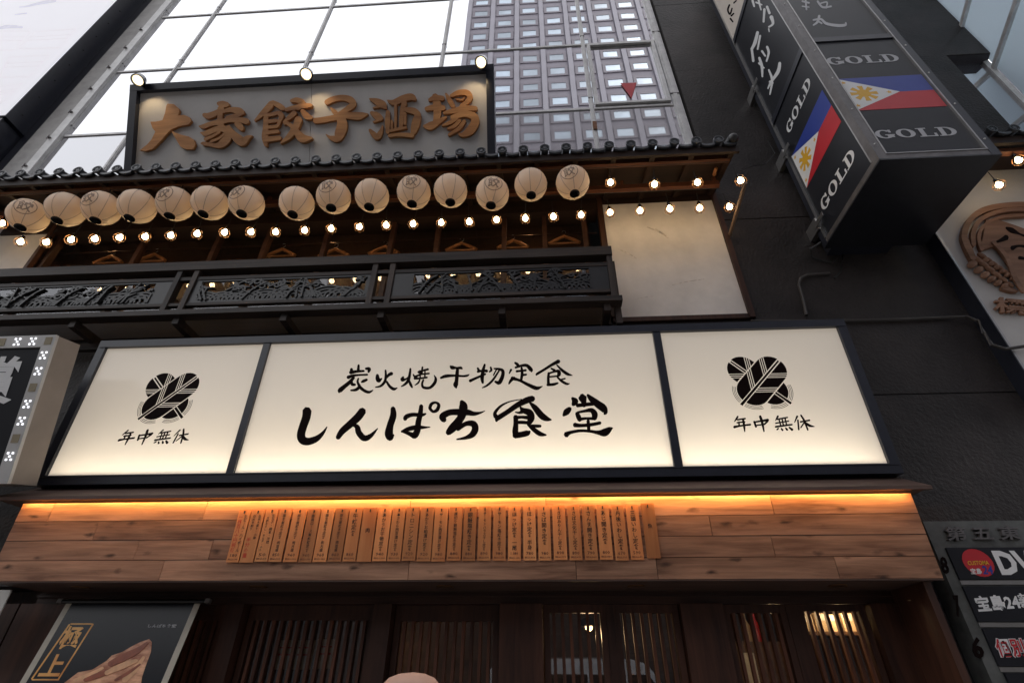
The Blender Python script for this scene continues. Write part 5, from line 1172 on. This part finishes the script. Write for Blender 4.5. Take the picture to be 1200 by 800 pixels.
for (a, b, c, d) in (((235,215),(510,195),(400,320),(125,330)), ((60,385),(330,370),(200,515),(0,520)), ((0,210),(200,210),(90,335),(0,340)), ((0,585),(150,560),(40,670),(0,690))):
    bq([[a+(5,), b+(5,)], [b+(5,), c+(5,)], [c+(5,), d+(5,)], [d+(5,), a+(5,)], [((a[0]+d[0])/2, (a[1]+d[1])/2, 4), ((b[0]+c[0])/2, (b[1]+c[1])/2, 4)], [((a[0]*.7+d[0]*.3), (a[1]*.7+d[1]*.3), 4), ((b[0]*.7+c[0]*.3), (b[1]*.7+c[1]*.3), 4)]], 'fadedred')
cb = thing('dark_cabinet', (bx1-1, .2, 6), 'dark box cabinet just below the white billboard', 'cabinet')
part('body', MB().box(bx1-4, bx1-.06, .17, WALL+.1, bz0-1.9, bz0-.05), M['navy'], cb); part('lip', MB().box(bx1-4, bx1-.04, .155, .168, bz0-.16, bz0-.06), M['navy'], cb)

# ------------------------------------------------------------------ LED framed sign at the left
LS = Plane(-.42, zpx(40, 480, -.42), 13.4)
lq = lambda x, y: LS.uv(x, y)
su1 = (lq(66,398)[0]+lq(9,565)[0])/2; sv1 = (lq(66,398)[1]+lq(10,390)[1])/2; sv0 = lq(9,566)[1]
lsg = thing('led_framed_sign', LS.p(su1-.6, sv0), 'grey sign box edged with white LEDs, black face with white character', 'sign')
part('case', MB().pbox(LS, su1-2.6, su1, sv0, sv1, -.26, -.02), M['sidebox'], lsg)
fwid = .115
part('frame_bar', MB().pbox(LS, su1-fwid, su1+.004, sv0-.004, sv1+.004, -.019, .01), M['ledbox'], lsg); part('frame_bar', MB().pbox(LS, su1-2.6, su1-fwid-.001, sv1-fwid, sv1+.004, -.019, .01), M['ledbox'], lsg)
part('frame_bar', MB().pbox(LS, su1-2.6, su1-fwid-.001, sv0-.004, sv0+fwid, -.019, .01), M['ledbox'], lsg)
part('face', MB().pbox(LS, su1-2.6, su1-fwid-.002, sv0+fwid+.001, sv1-fwid-.001, -.019, -.008), M['signblack'], lsg)
g = glyphs('賞', .028); ga, gb2 = LS.uv(30,419), LS.uv(15,473)
hgl = ga[1]-gb2[1]; mb = MB(); type_quad(mb, g, LS.p(ga[0]-hgl*1.02, gb2[1], -.008), LS.U*hgl*1.02, LS.V*hgl*1.05, LS.n, .004); part('character', mb, M['white'], lsg, weld=False)
def ledm(u, v, lit):
    q = MB()
    for (a, b) in ((-1,1),(1,1),(0,0),(-1,-1),(1,-1)) : q.pbox(LS, u+a*.022-.007, u+a*.022+.007, v+b*.028-.008, v+b*.028+.008, .0105, .016)
    if not lit: part('led_module', MB().pbox(LS, u-.034, u+.034, v-.038, v+.038, .0102, .0135), M['dead_led'], lsg); return
    part('led_module', q, M['ledwhite'], lsg)
for k, v in enumerate([sv1-.2-.155*j for j in range(int((sv1-sv0-.2)/.155))]): ledm(su1-.058, v, k % 3 != 2)
for k in range(7): ledm(su1-.058-.155*k, sv1-.056, k % 3 != 0)

# ------------------------------------------------------------------ poster on the left of the door
PS = Plane(.30, zpx(150, 706, .30), -10.4)
pq_ = lambda x, y: PS.uv(x, y)
pu0, pu1 = pq_(78,706)[0], pq_(235,706)[0]
po = thing('poster_banner', PS.p((pu0+pu1)/2, -1.5), 'black hanging poster with grilled fish and gold characters beside the door', 'poster')
part('sheet', MB().pbox(PS, pu0+.05, pu1-.05, -1.5, -.0, -.004, 0), mk('glossy_poster', (.010,.011,.015), .22, .2, 2, spec=.3), po)
for a, b in ((pu0, pu0+.05), (pu1-.05, pu1)): part('border_strip', MB().pbox(PS, a, b, -1.5, 0, -.004, .001), mk('poster_border', (.50,.45,.36), .4, .15) if a == pu0 else bpy.data.materials['poster_border'], po)
part('hanging_bar', MB().tube([PS.p(pu0-.05, .012, .0), PS.p(pu1+.05, .012, .0)], .018, 10), M['castblack'], po, True)
for u_ in (pu0-.06, pu1+.06): part('bar_end', MB().pbox(PS, u_-.02, u_+.02, -.004, .03, -.018, .018), M['steel'], po)
PQ = (0, 680, 4.8)
part('gold_frame', brush(MB(), PS, [[(400,243,8),(520,243,8)], [(524,244,8),(330,552,8)], [(330,556,8),(182,556,8)], [(180,552,8),(392,246,8)]], *PQ, .001, .001, .0003), M['gold'], po, weld=False)
for ch, bl, br, tl in (('極', (66,760), (88,760), (79,733)), ('上', (44,792), (69,792), (57,766))):
    part('gold_character', type_px(MB(), glyphs(ch, .03), PS, bl, br, tl, .001, .0015), M['gold'], po, weld=False)
part('white_lettering', type_px(MB(), glyphs('しんぱち食堂', .02, 1), PS, (173,735), (206,735), (174.5,731), .001, .001), M['silverprint'], po, weld=False)
part('printed_fish', MB().poly(PS, [PS.uv(PQ[0]+x/4.8, PQ[1]+y/4.8) for x, y in ((360,576),(440,515),(520,500),(600,450),(630,420),(690,400),(740,370),(790,345),(840,328),(855,345),(850,400),(820,480),(800,540),(790,600),(760,800),(300,800),(300,640))], .001, .0025), M['fish'], po)
for st_, mt_ in (([(620,470,30),(700,430,40),(780,390,30),(830,350,14)], 'char'), ([(480,560,20),(560,530,30),(640,500,20)], 'char'), ([(600,520,24),(690,480,34),(770,450,20)], 'flesh'), ([(420,560,16),(500,530,22),(580,490,14)], 'flesh'), ([(700,560,30),(760,500,30),(810,430,16)], 'flesh'), ([(650,560,14),(720,520,18),(790,470,10)], 'char')):
    part('fish_marking', brush(MB(), PS, [st_], *PQ, .0027, .0008+.0003*len(po.children) % .004), M[mt_], po, weld=False)
nt_ = at(4, 700, .2)
tag(part('paper_notice', MB().box(nt_.x-.5, at(9, 700, .2).x, .2, .21, nt_.z-.35, nt_.z+.06), M['paperwhite']), 'white paper notice at the far left edge by the doorway', 'notice')

# ================================================================== DIRECTORY SIGN (lower right)
DP = Plane(.20)
dx0 = (DP.px(1087,618).x+DP.px(1160,800).x)/2; dz1 = DP.px(1140, 610).z
dr = thing('directory_sign', (dx0+1, .2, .3), 'grey stone building directory with black tenant panels at lower right', 'directory sign')
part('slab', MB().box(dx0, dx0+2.6, .20, WALL, .2, dz1), M['stone'], dr)
mb = MB(); type_px(mb, glyphs('第 五 東', .02), DP, (1108,634), (1195,633), (1104,618), .001, .03); part('metal_characters', mb, M['alu_dark'], dr, weld=False)
rowsd = [((1107.5,642),(1122.5,679)), ((1127,687),(1144,728)), ((1148,736),(1170,780)), ((1174,788),(1195,830))]
for i, (a, b) in enumerate(rowsd):
    ua_, va_ = DP.uv(*a); ub_, vb_ = DP.uv(*b); u0 = (ua_+ub_)/2
    part('tenant_panel', MB().pbox(DP, u0, u0+1.9, vb_, va_, .0, .02), M['signblack'], dr)
    part('shelf_trim', MB().pbox(DP, u0-.0, u0+1.9, vb_-.035, vb_-.006, .0, .012), M['steel'], dr)
for txt, bl, br, tl, mt, bo, nm in (('DVD', (1172,674), (1240,674), (1159,645.5), 'white', .045, 'lettering'), ('宝島24新', (1145,717.5), (1213,713), (1138,698.5), 'white', .035, 'lettering'), ('個別空', (1168,771), (1220,770), (1160,747), 'white', .06, 'outline_lettering')):
    part(nm, type_px(MB(), glyphs(txt, bo), DP, bl, br, tl, .0205, .001), M[mt], dr, weld=False)
part('lettering', type_px(MB(), glyphs('個別空', .02), DP, (1169,770), (1219,769), (1161,748), .0225, .001), M['red'], dr, weld=False)
lg0 = DP.uv(1144, 659.5); rr_ = abs(DP.uv(1162,660)[0]-lg0[0])
part('logo_disc', MB().poly(DP, [(lg0[0]+rr_*math.cos(k*.2618)*.98, lg0[1]+rr_*.9*math.sin(k*.2618)) for k in range(24)], .0205, .022), M['red'], dr)
part('logo_band', type_px(MB(), glyphs('CUSTOMA', .02), DP, (1132.5,662.5), (1157,662), (1131,657.5), .0222, .001), M['yellow'], dr, weld=False)
part('logo_lettering', type_px(MB(), glyphs('宝島', .03), DP, (1136,673), (1149,673), (1134,666), .0222, .001), M['white'], dr, weld=False); part('logo_number', type_px(MB(), glyphs('24', .03), DP, (1150,673), (1162,673), (1148,663), .0222, .001), M['blue'], dr, weld=False)
for txt, bl, br, tl in (('8', (1105,672), (1113,672), (1100,652)), ('7', (1121,722), (1127,722), (1116,697)), ('6', (1141,771), (1154,771), (1136,746))):
    part('floor_number', type_px(MB(), glyphs(txt, .03), DP, bl, br, tl, .001, .006), M['ink'], dr, weld=False)
pz = at(1100, 720, .35)
tag(part('wrapped_pipe', MB().tube([(pz.x, .34, 0), (pz.x+.01, .34, 1), (pz.x-.01, .34, 1.7), (pz.x, .34, zb+.1)], .05, 10), mk('black_plastic_wrap', (.02,.02,.022), .15, .2, 9, bump=1.0, bscale=30), None, True), 'black plastic wrapped pipe between the shop front and stone directory', 'pipe')

# ================================================================== INSIDE THE SHOP
def item(name, x, y, Y, w, h, d, mat, lab, cat, foot=None):
    p = at(x, y, Y); z0 = p.z if foot is None else foot
    t = thing(name, (p.x, Y, z0), lab, cat)
    return t, p
shx0, shx1 = xpx(935, 740, 1.3), xpx(1030, 740, 1.3); shz = zpx(980, 741, 1.3)
sh = thing('wall_shelf', ((shx0+shx1)/2, 1.3, shz), 'wooden shelf with boxes seen through the rightmost lattice door', 'shelf')
part('board', MB().box(shx0, shx1, 1.15, 1.55, shz-.03, shz), M['interior'], sh)
for s_ in (shx0+.05, shx1-.05): part('shelf_post', MB().box(s_-.02, s_+.02, 1.48, 1.52, .02, shz-.031), M['interior'], sh)
for k in range(6):
    w = (shx1-shx0)/6; h = [.13,.15,.14,.15,.12,.10][k]
    bxo = thing('carton', (shx0+w*(k+.5), 1.3, shz), 'pale cardboard box on the inner shelf, '+(num(k)+' from the left'), 'box', 'boxes on the inner shelf')
    part('body', MB().box(shx0+w*k+.01, shx0+w*(k+1)-.01, 1.18, 1.45, shz+.001, shz+h), M['carton'], bxo); part('flap', MB().box(shx0+w*k+.02, shx0+w*(k+1)-.02, 1.175, 1.179, shz+h*.6, shz+h*.95), M['paperwhite'], bxo)
kx, kz = xpx(880, 750, 2.0), 0
ct = thing('back_counter', (kx, 2.0, 0), 'tall counter with papers seen through the door left of the shelf', 'counter')
czt = zpx(885, 752, 2.0)
part('cabinet', MB().box(xpx(852,750,2.0), xpx(925,750,2.0), 1.9, 2.4, .021, czt), M['interior'], ct)
part('paper_sheet', MB().box(xpx(866,750,1.88), xpx(880,750,1.88), 1.88, 1.885, czt-.45, czt-.10), M['paperwhite'], ct)
for k, (x, y, mt, lab) in enumerate(((874, 735, 'carton', 'small tan bottle on the inner counter, left one'), (887, 741, 'red', 'red bottle on the inner counter'), (925, 741, 'gold', 'amber bottle at the right end of the inner counter'))):
    p = at(x, y, 2.1); t = thing('bottle', (p.x, 2.1, czt), lab, 'bottle'); part('body', MB().lathe((p.x, 2.1, czt), [(.04,0),(.045,.02),(.045,.16),(.016,.22),(.016,.28)], 12), M[mt], t, True); part('cap', MB().lathe((p.x, 2.1, czt+.28), [(.018,0),(.018,.025)], 10), M['white'], t)
for k, (x, y, lab) in enumerate(((335,764,'left'),(357,764,'middle'),(380,763,'right'))):
    p = at(x, y, 2.2); t = thing('wall_notice', p, 'white menu sheet seen through the left lattice door, '+lab+' of three', 'notice', 'menu sheets inside the left door')
    part('sheet', MB().box(p.x-.10, p.x+.10, 2.2, 2.21, p.z-.16, p.z+.12), M['paperwhite'], t)
    part('print', MB().box(p.x-.08, p.x+.08, 2.194, 2.199, p.z-.03, p.z-.01).box(p.x-.08, p.x+.08, 2.194, 2.199, p.z+.04, p.z+.055), M['red'], t)
part('inner_partition', MB().box(xpx(290,760,2.25), xpx(460,760,2.25), 2.25, 2.32, .021, 2.5), M['interior'], bld)
for (x, y, lab) in ((985, 706, 'small lit pendant lamp inside above the shelf'), (395, 738, 'small lit pendant lamp inside behind the left door'), (905, 712, 'small lit pendant lamp inside above the counter'), (690, 734, 'added pendant lamp inside, brightening the middle doors')):  # the middle one is added to lift the slats out of the dark
    p = at(x, y, 1.05 if x > 600 else 3.2); zz = min(p.z, 2.5); t = thing('pendant_lamp', (p.x, p.y, zz), lab, 'lamp')
    part('bulb', MB().ball((p.x, p.y, zz), .035, 10, 6), M['lampshade'], t, True); part('shade', MB().lathe((p.x, p.y, zz), [(.11,.0),(.08,.05),(.03,.08)], 16), M['castblack'], t, True); part('cord', MB().tube([(p.x, p.y, zz+.08), (p.x, p.y, 2.62)], .004, 5), M['cable'], t)
    ld = bpy.data.lights.new('shop_lamp', 'POINT'); ld.energy = 12 if x < 600 else 6; ld.color = (1,.66,.34); ld.shadow_soft_size = .05; lo = bpy.data.objects.new('shop_lamp_light', ld); COL.objects.link(lo); lo.location = (p.x, p.y, zz-.06)

# ================================================================== VAN across the road (mirrored in the door panes)
def van():
    # mirror position
    d = rt*((690-600)/F) - up*((785-400)/F) + fw; path = (DY-CAM.y)+(DY+11); t = path/d.y; vx = CAM.x+d.x*t
    o = thing('delivery_van', (vx, -11, -.135), 'white van parked across the road, mirrored in the shop door panes', 'van')
    z0 = -.135; L = 2.65; y0, y1 = -11.85, -10.15
    prof = [(-L,.35),(-L,2.05),(-L+.18,2.28),(-L+.6,2.36),(1.0,2.36),(1.45,2.25),(2.15,1.32),(2.6,1.15),(L+.02,.9),(L+.02,.35)]
    part('body', MB().prism([(vx+x, y0, z0+z) for x, z in prof], (0, y1-y0, 0)), M['van'], o)
    for a, b in ((-2.35,-1.2),(-1.1,-.1),(0,.85)): part('side_window', MB().box(vx+a, vx+b, y1-.005, y1+.012, z0+1.38, z0+2.02), M['vanglass'], o)
    part('front_door_window', MB().prism([(vx+.95, y1-.005, z0+1.38), (vx+1.95, y1-.005, z0+1.38), (vx+1.45, y1-.005, z0+2.02), (vx+.95, y1-.005, z0+2.02)], (0,.017,0)), M['vanglass'], o)
    part('windscreen', MB().add([(vx+1.50, y0+.12, z0+2.20), (vx+2.14, y0+.12, z0+1.36), (vx+2.14, y1-.12, z0+1.36), (vx+1.50, y1-.12, z0+2.20)], [(0,1,2,3)]).mesh('w') if False else MB().prism([(vx+1.52, y0+.12, z0+2.19), (vx+2.16, y0+.12, z0+1.37), (vx+2.16, y1-.12, z0+1.37), (vx+1.52, y1-.12, z0+2.19)], (.02,0,.02)), M['vanglass'], o)
    for x in (-1.65, 1.75):
        for y in (y0+.1, y1-.1):
            w = part('wheel', MB().lathe((vx+x, y, z0+.34), [(.2,-.11),(.32,-.11),(.34,-.06),(.34,.06),(.32,.11),(.2,.11)], 20, 'y'), M['rubber'], o, True); part('rim', MB().lathe((vx+x, y, z0+.34), [(.05,-.115),(.2,-.112),(.2,.112),(.05,.115)], 16, 'y'), M['steel'], w)
    for y in (y0+.25, y1-.25): part('headlight', MB().ball((vx+L, y, z0+.95), .12, 10, 6, (.4,1,.8)), M['steel'], o, True)
    part('roof_rail', MB().box(vx-2.2, vx+.8, y1-.15, y1-.10, z0+2.361, z0+2.40), M['alu_dark'], o)
van()

# ================================================================== PERSON in front (only the bald crown shows)
def person():
    hz = at(482, 786, -2.72).z+.018; hx = at(482, 790, -2.72).x; H = hz; k = H/1.72
    t = thing('person', (hx, -2.72, 0), 'bald person in a dark shirt at the bottom edge facing the shop', 'person')
    J = {'pel':(0,0,.95),'sp':(0,.01,1.15),'ch':(0,.0,1.35),'nk':(0,.0,1.47),'hd0':(0,.02,1.56),'hd':(0,.02,1.625),
     'sL':(-.17,0,1.40),'eL':(-.23,.02,1.12),'wL':(-.22,.10,.88),'hL':(-.215,.12,.80),'sR':(.17,0,1.40),'eR':(.23,.02,1.12),'wR':(.22,.10,.88),'hR':(.215,.12,.80),
     'pL':(-.09,0,.90),'kL':(-.10,.02,.50),'aL':(-.10,-.02,.09),'fL':(-.11,.13,.035),'pR':(.09,0,.90),'kR':(.10,.02,.50),'aR':(.10,-.02,.09),'fR':(.11,.13,.035)}
    rad = {'pel':.145,'sp':.13,'ch':.15,'nk':.058,'hd0':.07,'hd':.085,'s':.065,'e':.042,'w':.028,'h':.034,'p':.085,'k':.058,'a':.042,'f':.038}
    E_ = [('pel','sp'),('sp','ch'),('ch','nk'),('nk','hd0'),('hd0','hd')]
    for s_ in 'LR': E_ += [('ch','s'+s_),('s'+s_,'e'+s_),('e'+s_,'w'+s_),('w'+s_,'h'+s_),('pel','p'+s_),('p'+s_,'k'+s_),('k'+s_,'a'+s_),('a'+s_,'f'+s_)]
    for s_, sg in (('L',-1),('R',1)):
        hx_, hy_, hz_ = J['h'+s_]
        for q, (dx, dy, ln) in enumerate(((-.02,.012,.075),(-.007,.018,.085),(.007,.018,.08),(.02,.012,.065),(-.034*1,-.01,.045))):
            a, b = f'{s_}f{q}a', f'{s_}f{q}b'; J[a] = (hx_+dx*1.2, hy_+dy, hz_-.045 if q < 4 else hz_-.01); J[b] = (hx_+dx*1.4, hy_+dy+.02, hz_-.045-ln if q < 4 else hz_-.05)
            rad[a] = .010; rad[b] = .008; E_ += [('h'+s_, a), (a, b)]
    names = list(J); me = bpy.data.meshes.new('body'); me.from_pydata([Vector(J[n])*k for n in names], [(names.index(a), names.index(b)) for a, b in E_], [])
    o = bpy.data.objects.new('body', me); COL.objects.link(o); o.parent = t
    sk = o.modifiers.new('skin', 'SKIN')
    for i, n in enumerate(names):
        r = rad.get(n, rad.get(n[0], .03))*k; me.skin_vertices[0].data[i].radius = (r*(1.25 if n in ('ch','pel','sp') else .92 if n == 'hd' else 1), r*(.8 if n in ('ch','sp','pel') else 1.1 if n == 'hd' else 1)); me.skin_vertices[0].data[i].use_root = (n == 'pel')
    ss = o.modifiers.new('sub', 'SUBSURF'); ss.levels = 2; ss.render_levels = 2
    bpy.context.view_layer.update()
    m2 = bpy.data.meshes.new_from_object(o.evaluated_get(bpy.context.evaluated_depsgraph_get())); o.modifiers.clear(); o.data = m2
    for m_ in ('skin','shirt','trouser'): m2.materials.append(M[m_])
    zt = max(v.co.z for v in m2.vertices); dz = H-zt
    for v in m2.vertices:
        if v.co.z > 1.5*k:
            q = min(1, (v.co.z/k-1.5)/.05); v.co.z += dz*min(1, (v.co.z/k-1.5)/.15); v.co.x *= 1+.30*q; v.co.y = .02*k+(v.co.y-.02*k)*(1+.30*q)
    for p in m2.polygons:
        p.use_smooth = True; z = p.center.z/k; x = abs(p.center.x)/k
        p.material_index = 2 if z < .96 and x < .19 else (1 if z < 1.455 and not (x > .19 and z < 1.05) else 0)
    hc = Vector((0,.02*k,H-.115))+Vector((hx,-2.72,0))
    for sg in (-1, 1):
        part('ear', MB().ball(hc+Vector((sg*.078, -.005, -.01)), .03, 8, 6, (.35,.7,1)), M['skin'], t, True)
        part('eye', MB().ball(hc+Vector((sg*.032, .085, .0)), .012, 8, 6), M['white'], t, True)
    part('nose', MB().ball(hc+Vector((0,.098,-.03)), .016, 8, 6, (.8,1,1.6)), M['skin'], t, True); part('mouth', MB().ball(hc+Vector((0,.088,-.07)), .022, 8, 6, (1,.3,.25)), M['red'], t, True)
person()
